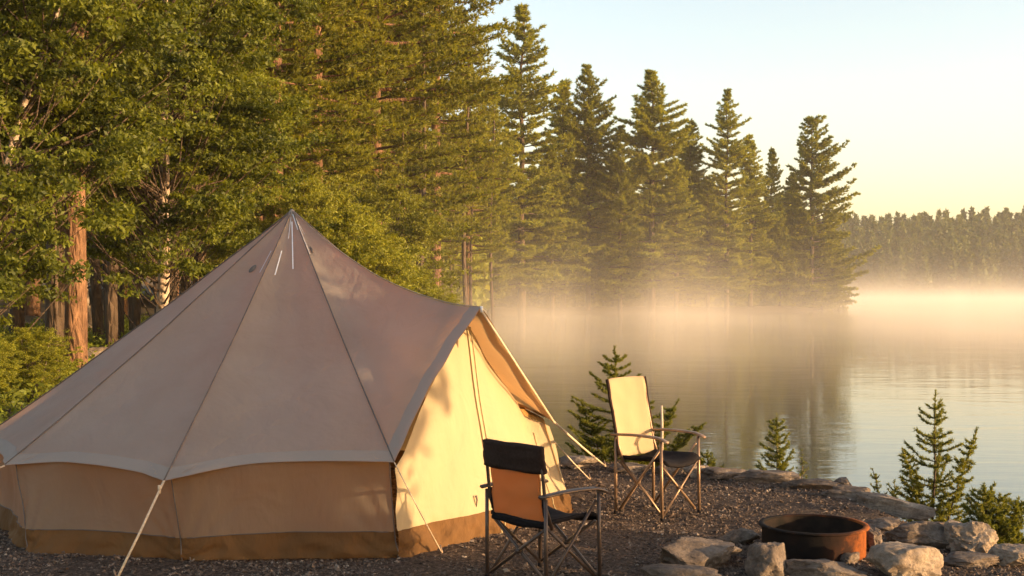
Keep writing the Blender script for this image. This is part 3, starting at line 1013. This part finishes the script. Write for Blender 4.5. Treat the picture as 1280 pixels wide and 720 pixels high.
R_(36, 724, 579, .20, .12, .085, 'long pale boulder lying beyond the right side of the tent', -.35, mat='rock_pale', group=GBk, z=.05)
R_(37, 1050, 604, .12, .10, .06, 'small dark stone standing on the water side of the bank rim', .5, group=GBk, z=.03)
R_(38, 1060, 618, .24, .12, .08, 'low dark stone at the upper end of the long sunlit ledge', -.45, group=GBk, z=.02)
R_(39, 135, 452, 1.0, .5, .35, 'pale flat boulder in the wood right of the rust coloured trunk', .2, mat='rock_pale', group='boulders in the wood', d=24)
R_(40, 788, 586, .22, .13, .07, 'dark low stone behind the legs of the tall-backed chair', .2, group=GBk, z=.02)
R_(41, 835, 588, .20, .12, .07, 'dark stone under the seat of the tall-backed chair', -.1, group=GBk, z=.02)

# ------------------------------------------------------------------ fire ring
fr = empty('fire_ring', (G(1009, 668, 0.09).x, 7.62, 0.0))


def lathe(prof, n=64, wob=0.0, seed=0):
    m = MB(); vs = []; fs = []
    rs = random.Random(seed)
    k = len(prof)
    for i in range(n):
        a = 2 * math.pi * i / n
        f = 1 + wob * math.sin(2 * a + .6) + wob * .6 * math.sin(3 * a + 2)
        for (r, z) in prof:
            vs.append((r * f * math.cos(a), r * f * math.sin(a), z + wob * .15 * math.sin(2 * a)))
    for i in range(n):
        j = (i + 1) % n
        for q_ in range(k - 1):
            fs.append((i * k + q_, j * k + q_, j * k + q_ + 1, i * k + q_ + 1))
    m.add(vs, fs)
    return m


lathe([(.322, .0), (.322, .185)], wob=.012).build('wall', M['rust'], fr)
lathe([(.312, .0), (.312, .186)], wob=.012).build('inner_lining', M['soot'], fr)
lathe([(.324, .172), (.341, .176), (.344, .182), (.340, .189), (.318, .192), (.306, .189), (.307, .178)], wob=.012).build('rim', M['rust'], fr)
a_ = MB()
a_.grid(lambda u, v: (0.30 * u * math.cos(v * 6.2832), .30 * u * math.sin(v * 6.2832), .03 + .03 * (1 - u) + .008 * math.sin(u * 30 + v * 40)), 8, 40)
a_.build('ash_bed', M['ash'], fr)
tag(fr, 'low round rusty steel fire ring blackened inside, set among rocks', 'fire ring')

# ------------------------------------------------------------------ bell tent
tent = empty('bell_tent', (-1.75, 9.5, 0))
TO = Vector((-1.75, 9.5, 0))
A = P(365, 263, 9.5)
V = {
    0: P(493, 578, 7.42), 1: P(205, 601, 7.32), 2: P(6, 582, 7.85), 3: Vector((-4.25, 9.35, .44)),
    4: Vector((-3.5, 11.2, .52)), 5: Vector((-1.7, 11.8, .55)), 6: Vector((.0, 11.05, .58)), 7: P(692, 527, 9.1)}
PK = P(602, 385, 8.2)
D_ = P(579, 398, 8.45)
BASE = {0: G(498, 698), 1: G(229, 700), 2: G(34, 692), 3: Vector((-4.02, 9.1, 0)), 4: Vector((-3.35, 11.0, 0)), 5: Vector((-1.68, 11.6, 0)), 6: Vector((-.1, 10.9, 0)), 7: G(716, 642)}


def Lp(a, b, t): return a + (b - a) * t


def ridge(a, b, sag, t):
    p = Lp(a, b, t); p = p.copy(); p.z -= sag * 4 * t * (1 - t); return p


def wrinkle(p, amp, f=3.0):
    return noise.noise(Vector((p.x * f, p.y * f, p.z * f * .6))) * amp


def panel(e0, e1, s0, s1, belly, hemrise, mat, name, eaveshape=None, n=26):
    m = MB()

    def fn(u, v):
        t = u
        a = ridge(A, e0, s0, t); b = ridge(A, e1, s1, t)
        p = Lp(a, b, v)
        k = 4 * v * (1 - v)
        c = Vector((TO.x, TO.y, .6))
        inw = (c - p); inw.z = 0
        if inw.length > 0: inw.normalize()
        p = p + inw * (belly * k * math.sin(math.pi * min(1, t * .9 + .05))) - Vector((0, 0, belly * .6 * k * math.sin(math.pi * t)))
        p = p + (Vector((0, 0, hemrise)) + inw * hemrise * .9) * k * t ** 3
        p = p + Vector((0, 0, wrinkle(p, .010, 2.5)))
        # slack folds near the pegged corners and soft creases down the cloth
        for vc in (0, 1):
            dv = abs(v - vc)
            p = p + inw * (.011 * math.sin(math.atan2((1 - t) * 2.2 + .03, dv + .03) * 15) * math.exp(-dv * 4.5) * math.exp(-(1 - t) * 3.5) * min(1, dv * 12))
        p = p + inw * (noise.noise(Vector((v * 5 + e0.x, t * 1.3, e0.y))) * .03 * t * min(1, 8 * v * (1 - v)))
        return p - TO
    m.grid(fn, n, n)
    o = m.build(name, mat, tent)
    return o, fn


def strip(fn, t0, t1, mat, name, off, parent, v0=0., v1=1., n=40):
    """a band of cloth lying on a panel, lifted off it by `off`"""
    m = MB()

    def g(u, v):
        t = t0 + (t1 - t0) * u; w_ = v0 + (v1 - v0) * v
        p = fn(t, w_)
        e = 1e-3
        du = fn(min(t + e, 1.0001), w_) - fn(t - e, w_); dv = fn(t, w_ + e) - fn(t, w_ - e)
        nn = du.cross(dv)
        if nn.length < 1e-12: nn = Vector((0, 0, 1))
        nn.normalize()
        if nn.z < 0: nn = -nn
        return p + nn * off
    m.grid(g, 4, n)
    return m.build(name, mat, parent)


pan = {}
for (i, j) in ((0, 1), (1, 2), (2, 3), (3, 4), (4, 5), (5, 6), (6, 7)):
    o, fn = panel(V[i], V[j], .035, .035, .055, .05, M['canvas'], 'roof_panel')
    pan[(i, j)] = (o, fn)
    strip(fn, .962, 1.0, M['hem'], 'hem', .004, o)
oL, fL = panel(PK, V[0], .16, .035, .05, .03, M['canvas'], 'roof_panel')
oR, fR = panel(V[7], PK, .035, .16, .05, .03, M['canvas'], 'roof_panel')
strip(fL, .95, 1.0, M['hem'], 'hem', .005, oL)
strip(fR, .955, 1.0, M['hem'], 'hem', .005, oR)


# seams over the ridges
def seam(e, s, r=.0045, mat='seam', name='seam', up=.006, t0=.0, t1=1.0):
    m = MB()
    pts = [ridge(A, e, s, t0 + (t1 - t0) * i / 24) - TO + Vector((0, 0, up + wrinkle(ridge(A, e, s, t0 + (t1 - t0) * i / 24), .010, 2.5))) for i in range(25)]
    m.tube(pts, r, 6)
    return m.build(name, M[mat], tent)


for i in range(8): seam(V[i], .035)
seam(PK, .16, .004, 'hem')


# apex reinforcing tapes
def tape(fn, v, t0, t1, parent, w_=.010):
    m = MB()

    def g(u, s):
        t = t0 + (t1 - t0) * u
        wv = w_ / (max(t, .02) * 1.9)
        p = fn(t, v + (s - .5) * wv)
        e = 1e-3
        nn = (fn(t + e, v) - fn(t - e, v)).cross(fn(t, v + e) - fn(t, v - e)).normalized()
        if nn.z < 0: nn = -nn
        return p + nn * .006
    m.grid(g, 10, 2)
    return m.build('reinforcing_tape', M['tape'], parent)


o01, f01 = pan[(0, 1)]; o12, f12 = pan[(1, 2)]
tape(f01, .42, .05, .245, o01, .012); tape(f01, .80, .17, .27, o01, .011); tape(f01, .62, .03, .12, o01, .006)
tape(f12, .16, .17, .26, o12, .010)
tape(fL, .93, .02, .20, oL, .015); tape(f01, .06, .02, .09, o01, .006); tape(fL, .62, .04, .12, oL, .005)
# apex cap
m = MB()
for i in range(10): pass
cap = lathe([(0.0, .012), (.012, .008), (.028, -.016), (.05, -.05)], 24)
co_ = cap.build('apex_cap', M['hem'], tent); co_.location = A - TO


# vents
def vent(fn, t, v, parent):
    m = MB()

    def g(u, s):
        a = s * 2 * math.pi; rr = u
        p = fn(t + .016 * rr * math.sin(a), v + .085 * rr * math.cos(a))
        e = 1e-3
        nn = (fn(t + e, v) - fn(t - e, v)).cross(fn(t, v + e) - fn(t, v - e)).normalized()
        if nn.z < 0: nn = -nn
        return p + nn * (.006 + .012 * (1 - u))
    m.grid(g, 4, 16)
    return m.build('vent_flap', M['seam'], parent)


vent(fL, .19, .70, oL); vent(f12, .24, .5, o12)


# walls with mud skirt
def wall(i, j, lit=False):
    top0 = Lp(V[i], Vector((TO.x, TO.y, V[i].z)), .035); top1 = Lp(V[j], Vector((TO.x, TO.y, V[j].z)), .035)
    b0, b1 = BASE[i], BASE[j]
    cen = Vector((TO.x, TO.y, .3))

    def fn(u, v):
        t = Lp(top0, top1, v) + Vector((0, 0, .05 * 4 * v * (1 - v) + .012)); b = Lp(b0, b1, v)
        p = Lp(t, b, u)
        out = p - cen; out.z = 0; out.normalize()
        k = 4 * v * (1 - v)
        p = p - out * .05 * k * math.sin(math.pi * u)
        wr_ = wrinkle(Vector((p.x, p.y, p.z * .5)), .034, 4.0) + (noise.noise(Vector((p.x * 9, p.y * 9, p.z * 14))) * .040 * max(0, (u - .72) / .28))
        # tension folds fanning from the corners
        for (vc, sg) in ((0, 1), (1, -1)):
            dv = abs(v - vc)
            ang = math.atan2(1 - u + .02, dv * 3 + .02)
            wr_ += .015 * math.sin(ang * 16) * math.exp(-dv * 6) * min(1, u * 2)
        return p + out * wr_ - TO
    n = 46
    us = 0.74
    m = MB(); m.grid(lambda u, v: fn(u * us, v), 24, n)
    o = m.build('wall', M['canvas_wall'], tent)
    m2 = MB(); m2.grid(lambda u, v: fn(us + u * (1 - us), v) + Vector((0, 0, .002)), 12, n)
    m2.build('mud_skirt', M['mud'], o)
    sm = MB(); pts = [fn(u / 12, .0) + (fn(u / 12, 0) + TO - cen).normalized() * .004 for u in range(13)]
    sm.tube(pts, .004, 5); sm.build('seam', M['seam'], o)
    sm = MB(); pts = [fn(us, v / 30) + (fn(us, v / 30) + TO - cen).normalized() * .003 for v in range(31)]
    sm.tube(pts, .0035, 5); sm.build('seam', M['seam'], o)
    return fn


for (i, j) in ((0, 1), (1, 2), (2, 3), (3, 4), (4, 5), (5, 6), (6, 7)):
    wall(i, j)

# door face
T0 = P(494, 586, 7.50); T7 = P(654, 519, 9.1); T8 = P(687, 533, 9.16)
B0, B7 = BASE[0], BASE[7]
DN = Vector((.80, -.60, 0))


def doorf(s, u):
    """s along the face 0 left..1 right, u 0 top..1 ground"""
    if s < .5: top = Lp(T0, D_, s * 2)
    elif s < .84: top = Lp(D_, T7, (s - .5) / .34)
    else: top = Lp(T7, T8, (s - .84) / .16)
    bot = Lp(B0, B7, s) + DN * .05 * math.sin(math.pi * s)
    p = Lp(top, bot, u)
    hgt = p.z
    wr_ = noise.noise(Vector((s * 7, u * 2.2, 3.1))) * .036 + noise.noise(Vector((s * 22, u * 3, 7.7))) * .006
    near = max(0, 1 - hgt / .24)
    wr_ += near * (noise.noise(Vector((s * 26, hgt * 16, 1.3))) * .045)
    for vc in (0, 1):
        dv = abs(s - vc)
        ang = math.atan2(hgt + .02, dv * 2.2 + .02)
        wr_ += .013 * math.sin(ang * 15) * math.exp(-dv * 5) * math.exp(-hgt * 3)
    return p + DN * wr_ - TO


def door_half(s0, s1, name):
    hz = .17

    def up(a, b):
        s = s0 + (s1 - s0) * a
        p1 = doorf(s, 0) + TO; ub = 1 - hz / max(p1.z, hz * 1.3)
        return doorf(s, ub * b)

    def lo(a, b):
        s = s0 + (s1 - s0) * a
        p1 = doorf(s, 0) + TO; ub = 1 - hz / max(p1.z, hz * 1.3)
        return doorf(s, ub + (1 - ub) * b) + DN * .002
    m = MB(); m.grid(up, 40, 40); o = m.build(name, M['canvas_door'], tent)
    m = MB(); m.grid(lo, 40, 14); m.build('mud_skirt', M['mud'], o)
    return o


dl = door_half(0, .5, 'door_flap'); dr_ = door_half(.5, 1, 'door_flap')
zm = MB(); zm.tube([doorf(.503, i / 20) + DN * .008 for i in range(21)], .007, 6); zm.build('zipper', M['zip'], dl)
zm = MB(); zm.tube([doorf(.528, .0 + i / 20) + DN * .006 for i in range(21)], .004, 6); zm.build('zipper', M['zip'], dr_)
zm = MB(); zm.tube([doorf(.88, .15 + i / 24) + DN * .006 for i in range(21)], .003, 6); zm.build('zipper', M['zip'], dr_)
# small loop on the door
t_ = MB(); q0 = doorf(.40, .80); t_.tube([q0 + DN * .01 + Vector((0, 0, .03)), q0 + DN * .02, q0 + DN * .012 - Vector((0, 0, .05))], [.009, .006, .003], 5); t_.build('toggle', M['seam'], dl)
# narrow side gusset closing wall to awning on the right
m = MB(); m.tube([PK - TO - Vector((0, 0, .02)), V[7] - TO], .008, 6); m.build('awning_edge_rope', M['rope'], tent)
m = MB(); m.tube([Vector((PK.x, PK.y, 0)) - TO - DN * .22 + Vector((0, 0, 0)), PK - TO - DN * .22 - Vector((0, 0, .06))], .013, 8); m.build('door_pole', M['steel'], tent)
m = MB(); m.tube([Vector((0, 0, 0)), A - TO - Vector((0, 0, .03))], .018, 8); m.build('centre_pole', M['steel'], tent)
m = MB(); m.tube([PK - TO + Vector((0, 0, -.03)), PK - TO + Vector((0, 0, .012))], .010, 8); m.build('pole_spike', M['tape'], tent)


def guy(a, b, r=.004, mat='rope'):
    g = MB(); g.tube([a - TO, Lp(a, b, .5) - TO - Vector((0, 0, .008)), b - TO], r, 6); o = g.build('guy_rope', M[mat], tent)
    return o


def peg(b):
    g = MB(); d = Vector((-.25, -.15, 1)).normalized(); g.tube([b - TO - d * .05, b - TO + d * .06], .006, 6); g.build('tent_peg', M['steel'], tent)


gd = [(V[1], G(146, 724), .0075), (V[0], G(553, 692), .0035), (V[7], G(757, 583), .009), (V[2], Vector((-4.5, 6.9, 0)), .006), (V[3], Vector((-5.9, 9.3, 0)), .006),
      (V[4], Vector((-4.6, 12.6, 0)), .006), (V[5], Vector((-1.7, 13.4, 0)), .006), (P(693, 552, 9.1), G(738, 600), .005)]
for a, b, r in gd:
    guy(a, b, r); peg(b)
tg = MB(); s_ = Lp(V[1], G(146, 724), .10) - TO
tg.tube([s_ + Vector((0, 0, .03)), s_ - Vector((0, 0, .02))], [.011, .009], 6); tg.build('rope_slider', M['rope'], tent)
tag(tent, 'beige canvas bell tent with brown mud skirt and sunlit closed door', 'tent')


# ------------------------------------------------------------------ folding chairs
def chair(loc, fdir, label, W, Dp, seat_z, arm_z, top_z, recline, frame, style, flip=1):
    """local axes: x = width (right when sitting), y = forward"""
    f = Vector(fdir).normalized()
    rz = math.atan2(f.y, f.x) - math.pi / 2
    c = empty('folding_chair', loc, rz)
    fm = M[frame]
    hw = W / 2
    r = .0115

    def pt(x, y, z): return Vector((x, y, z))
    top_y = -recline
    for s in (-1, 1):
        # back upright, seat rail to the top, bent slightly
        m = MB()
        m.tube([pt(s * hw, .05, seat_z - .03), pt(s * hw, .0, seat_z + .10), pt(s * hw, top_y * .55, (seat_z + top_z) / 2 + .05), pt(s * hw, top_y, top_z)], r * .9, 8)
        m.build('back_post', fm, c)
        m = MB(); m.tube([pt(s * (hw + .015), -.01, 0.0), pt(s * (hw + .015), -.012, arm_z)], r, 8); leg = m.build('leg', fm, c)
        m = MB(); m.tube([pt(s * (hw + .015), -.01, 0.0), pt(s * (hw + .015), -.01, .022)], r * 1.35, 8); m.build('foot_cap', M['blackfab'], leg)
        m = MB(); m.tube([pt(s * (hw + .015), Dp, 0.0), pt(s * (hw + .015), Dp - .01, arm_z)], r, 8); leg = m.build('leg', fm, c)
        m = MB(); m.tube([pt(s * (hw + .015), Dp, 0.0), pt(s * (hw + .015), Dp, .022)], r * 1.35, 8); m.build('foot_cap', M['blackfab'], leg)
        # armrest : flat padded strip, slight curve
        m = MB()
        n = 12
        ring = []
        for i in range(n + 1):
            t = i / n; y = -.05 + (Dp + .10) * t; z = arm_z + .012 + .012 * math.sin(t * math.pi) - (.02 * max(0, t - .85) / .15)
            hwid = .022 + .006 * math.sin(t * math.pi)
            ring.append([(s * (hw + .015) - hwid, y, z), (s * (hw + .015) - hwid * .7, y, z + .012), (s * (hw + .015) + hwid * .7, y, z + .012), (s * (hw + .015) + hwid, y, z), (s * (hw + .015), y, z - .008)])
        vs = [p for rr in ring for p in rr]; fs = []
        for i in range(n):
            for k in range(5):
                k2 = (k + 1) % 5
                fs.append((i * 5 + k, i * 5 + k2, (i + 1) * 5 + k2, (i + 1) * 5 + k))
        fs.append((4, 3, 2, 1, 0)); fs.append(tuple(n * 5 + k for k in range(5)))
        m.add(vs, fs); m.build('armrest', M['steel' if style == 'tall' else 'steel_dark'], c)
        # side diagonal
        m = MB(); m.tube([pt(s * (hw + .002), -.01 + .02, .03), pt(s * (hw + .002), Dp - .02, arm_z - .05)], r * .85, 6); m.build('brace', fm, c)
        m = MB(); m.tube([pt(s * (hw - .014), Dp - .02, .03), pt(s * (hw - .014), .02, seat_z - .02)], r * .85, 6); m.build('brace', fm, c)
    for y in (.015, Dp - .015):
        for s in (-1, 1):
            m = MB(); m.tube([pt(s * hw, y + s * .009, .03), pt(-s * hw, y + s * .009, seat_z - .02)], r * .85, 6); m.build('brace', fm, c)
        m = MB(); m.tube([pt(0, y - .02, (seat_z + .01) / 2), pt(0, y + .02, (seat_z + .01) / 2)], .016, 8); m.build('pivot', fm, c)
    # seat : sagging cloth with front roll
    m = MB()

    def sf(u, v):
        x = (u - .5) * (W - .012); y = .0 + (Dp + .02) * v
        z = seat_z - .035 * (1 - (2 * u - 1) ** 2) + .012 * v - .03 * max(0, v - .9) / .1 + noise.noise(Vector((u * 4, v * 4, seat_z * 9))) * .010
        return (x, y, z)
    m.grid(sf, 16, 16); seat = m.build('seat', M['blackfab'], c, solid=.022, off=-1)
    # back
    def bk(u, v, zlo, zhi):
        z = zlo + (zhi - zlo) * v
        t = (z - seat_z) / (top_z - seat_z)
        x = (u - .5) * (W + .008)
        y = top_y * t + .02 * (1 - t) - .028 * (1 - (2 * u - 1) ** 2)
        z = z + .006 * (1 - (2 * u - 1) ** 2) * v
        y += noise.noise(Vector((u * 3.5 + seat_z * 9, v * 5, top_z * 7))) * .012
        return (x, y, z)
    if style == 'tall':
        m = MB(); m.grid(lambda u, v: bk(u, v, seat_z + .0, top_z), 16, 20); b = m.build('backrest', M['creamfab'], c, solid=.012, off=0)
        for s in (-1, 1):
            m = MB(); m.tube([Vector(bk(.5 + s * .5, i / 12, seat_z + .02, top_z)) + Vector((s * .006, 0, 0)) for i in range(13)], .012, 6); m.build('back_binding', M['brownfab'], b)
    else:
        zs = top_z - .145
        m = MB(); m.grid(lambda u, v: bk(.07 + u * .86, v, seat_z - .0, zs + .012), 16, 14); b = m.build('backrest', M['tanfab'], c, solid=.006, off=0)
        m = MB()

        def hp(u, v):
            p = bk(u, v, zs, top_z + .006); return (p[0] * 1.03, p[1], p[2])
        m.grid(hp, 16, 8); m.build('head_panel', M['brownfab'], c, solid=.03, off=0)
        m = MB(); m.grid(lambda u, v: (lambda p: (p[0], p[1] - .004, p[2]))(bk(.03 + u * .94, v, seat_z - .025, seat_z + .012)), 16, 3); m.build('lower_binding', M['blackfab'], c, solid=.016, off=0)
        for s in (0.045, .955):
            m = MB(); m.grid(lambda u, v: bk(s - .02 + u * .04, v, arm_z - .11, arm_z + .01), 3, 5); m.build('side_strap', M['blackfab'], c, solid=.01, off=0)
    tag(c, label, 'chair', 'folding camp chairs')
    return c


# near chair: rear feet under (611, ..) and (684, ..)
ra = Vector((-.137, 7.0, 0)); rb = Vector((.195, 6.62, 0))
wv = (rb - ra).normalized(); fv = Vector((-wv.y, wv.x, 0))
chair((ra + rb) / 2, fv, 'low folding chair with dark headband and orange glowing back, nearest the camera', (rb - ra).length - .03, .41, .37, .515, .80, .035, 'steel_dark', 'low')
# far chair
fa = Vector((.79, 8.98, 0)); fb = Vector((1.10, 9.30, 0))
wv2 = (fb - fa).normalized(); fv2 = Vector((wv2.y, -wv2.x, 0))
chair((fa + fb) / 2, fv2, 'tall-backed folding chair with cream back and black seat facing the fire pit', .43, .42, .42, .575, 1.0, .10, 'steel', 'tall')
# pale stake
m = MB(); b_ = G(827, 590); m.tube([Vector((0, 0, 0)), Vector((.004, 0, .4)), Vector((0, 0, CAMH - (507 - HZ) / F * b_.y))], [.015, .013, .011], 8)
st_ = m.build('stake', M['wood'], None); st_.location = b_
tag(st_, 'pale upright wooden stake just behind the tall-backed chair', 'stake')

# ------------------------------------------------------------------ mist and haze
def volume_box(name, lo, hi, mat, label):
    m = MB()
    x0, y0, z0 = lo; x1, y1, z1 = hi
    m.add([(x0, y0, z0), (x1, y0, z0), (x1, y1, z0), (x0, y1, z0), (x0, y0, z1), (x1, y0, z1), (x1, y1, z1), (x0, y1, z1)],
          [(0, 3, 2, 1), (4, 5, 6, 7), (0, 1, 5, 4), (1, 2, 6, 5), (2, 3, 7, 6), (3, 0, 4, 7)])
    o = m.build(name, mat, smooth=False)
    tag(o, label, 'haze', kind='stuff')
    return o


def haze_mat():
    m, nt, out = new_mat('haze_air')
    p = N(nt, 'ShaderNodeVolumePrincipled')
    p.inputs['Color'].default_value = (.95, .9, .82, 1)
    p.inputs['Density'].default_value = 0.00028
    p.inputs['Anisotropy'].default_value = 0.2
    nt.links.new(p.outputs[0], out.inputs['Volume'])
    return m


def mist_mat():
    m, nt, out = new_mat('mist_air')
    p = N(nt, 'ShaderNodeVolumePrincipled')
    p.inputs['Color'].default_value = (.98, .91, .80, 1)
    p.inputs['Anisotropy'].default_value = 0.0
    tc = nt.nodes.new('ShaderNodeTexCoord')
    sep = nt.nodes.new('ShaderNodeSeparateXYZ'); nt.links.new(tc.outputs['Object'], sep.inputs[0])

    def math_(op, a, b=None, c=None):
        n = N(nt, 'ShaderNodeMath', operation=op)
        for i, v in enumerate((a, b, c)):
            if v is None: continue
            if isinstance(v, (int, float)): n.inputs[i].default_value = v
            else: nt.links.new(v, n.inputs[i])
        return n.outputs[0]

    def mrange(v, a, b, c=0., d=1.):
        n = N(nt, 'ShaderNodeMapRange', interpolation_type='SMOOTHSTEP')
        for k, q in (('From Min', a), ('From Max', b), ('To Min', c), ('To Max', d)): n.inputs[k].default_value = q
        nt.links.new(v, n.inputs['Value']); return n.outputs[0]
    mp = nt.nodes.new('ShaderNodeMapping'); mp.inputs['Scale'].default_value = (.095, .030, .050)
    nt.links.new(tc.outputs['Object'], mp.inputs['Vector'])
    nz = noise_tex(nt, mp.outputs[0], 1.0, 4, .6)
    wis = mrange(nz, .36, .66, .12, 2.2)
    zz_ = math_('SUBTRACT', sep.outputs['Z'], WATER)
    low = math_('EXPONENT', math_('MULTIPLY', zz_, -1 / 0.9))
    hi = math_('EXPONENT', math_('MULTIPLY', zz_, -1 / 1.9))
    den = math_('ADD', math_('MULTIPLY', low, .006), math_('MULTIPLY', hi, .0095))
    den = math_('MULTIPLY', den, wis)
    den = math_('MULTIPLY', den, mrange(sep.outputs['Y'], 14, 42))
    den = math_('MULTIPLY', den, mrange(sep.outputs['Y'], 150, 380, 1.0, .45))
    den = math_('MULTIPLY', den, mrange(zz_, 24, 10))
    # thins out over the land on the left
    sh = math_('MULTIPLY_ADD', sep.outputs['Y'], .03, sep.outputs['X'])
    den = math_('MULTIPLY', den, mrange(sh, -8, 3))
    nt.links.new(den, p.inputs['Density'])
    nt.links.new(p.outputs[0], out.inputs['Volume'])
    return m


volume_box('haze', (-262, -62, -5), (702, 802, 60), haze_mat(), 'thin warm haze in the morning air')
volume_box('haze', (-30, 13.9, -.447), (420, 430, 24), mist_mat(), 'golden mist rising off the lake in front of the pines')

# ------------------------------------------------------------------ light, sky, camera
world = bpy.data.worlds.new('World'); scene.world = world; world.use_nodes = True
nt = world.node_tree; nt.nodes.clear()
sky = nt.nodes.new('ShaderNodeTexSky'); sky.sky_type = 'NISHITA'; sky.sun_disc = False
sky.sun_elevation = SUN_EL
sky.sun_rotation = math.pi / 2 - SUN_AZ
sky.air_density = 1.0; sky.dust_density = 1.8; sky.ozone_density = 1.0
bg = nt.nodes.new('ShaderNodeBackground'); bg.inputs['Strength'].default_value = 0.15
ow = nt.nodes.new('ShaderNodeOutputWorld')
wb = nt.nodes.new('ShaderNodeMixRGB'); wb.blend_type = 'MULTIPLY'; wb.inputs['Fac'].default_value = 1
wb.inputs['Color2'].default_value = (1.16, 1.0, .93, 1)
nt.links.new(sky.outputs[0], wb.inputs['Color1']); nt.links.new(wb.outputs[0], bg.inputs['Color']); nt.links.new(bg.outputs[0], ow.inputs['Surface'])

sd = bpy.data.lights.new('sun', 'SUN'); sd.energy = 3.3; sd.angle = math.radians(.6); sd.color = (1.0, .67, .36)
so = bpy.data.objects.new('sun', sd); col.objects.link(so)
so.rotation_euler = SUN_DIR.to_track_quat('Z', 'Y').to_euler()
so.location = (20, 5, 15)

cd = bpy.data.cameras.new('camera'); cd.lens = 36 * F / 1280; cd.sensor_width = 36; cd.clip_end = 3000; cd.clip_start = .05
cd.shift_y = (HZ - 360) / 1280
cd.dof.use_dof = False
cam = bpy.data.objects.new('camera', cd); col.objects.link(cam)
cam.location = (0, 0, CAMH); cam.rotation_euler = (math.pi / 2, 0, 0)
scene.camera = cam

vs = scene.view_settings
vs.view_transform = 'Standard'; vs.look = 'None'; vs.gamma = 1; vs.use_curve_mapping = False
vs.exposure = 1.68
c = scene.cycles
c.use_denoising = True
try: c.denoiser = 'OPENIMAGEDENOISE'
except Exception: pass
c.max_bounces = 10; c.diffuse_bounces = 5; c.glossy_bounces = 3; c.transmission_bounces = 6; c.volume_bounces = 1; c.transparent_max_bounces = 8
c.sample_clamp_indirect = 6
c.volume_step_rate = 1.0; c.volume_max_steps = 128
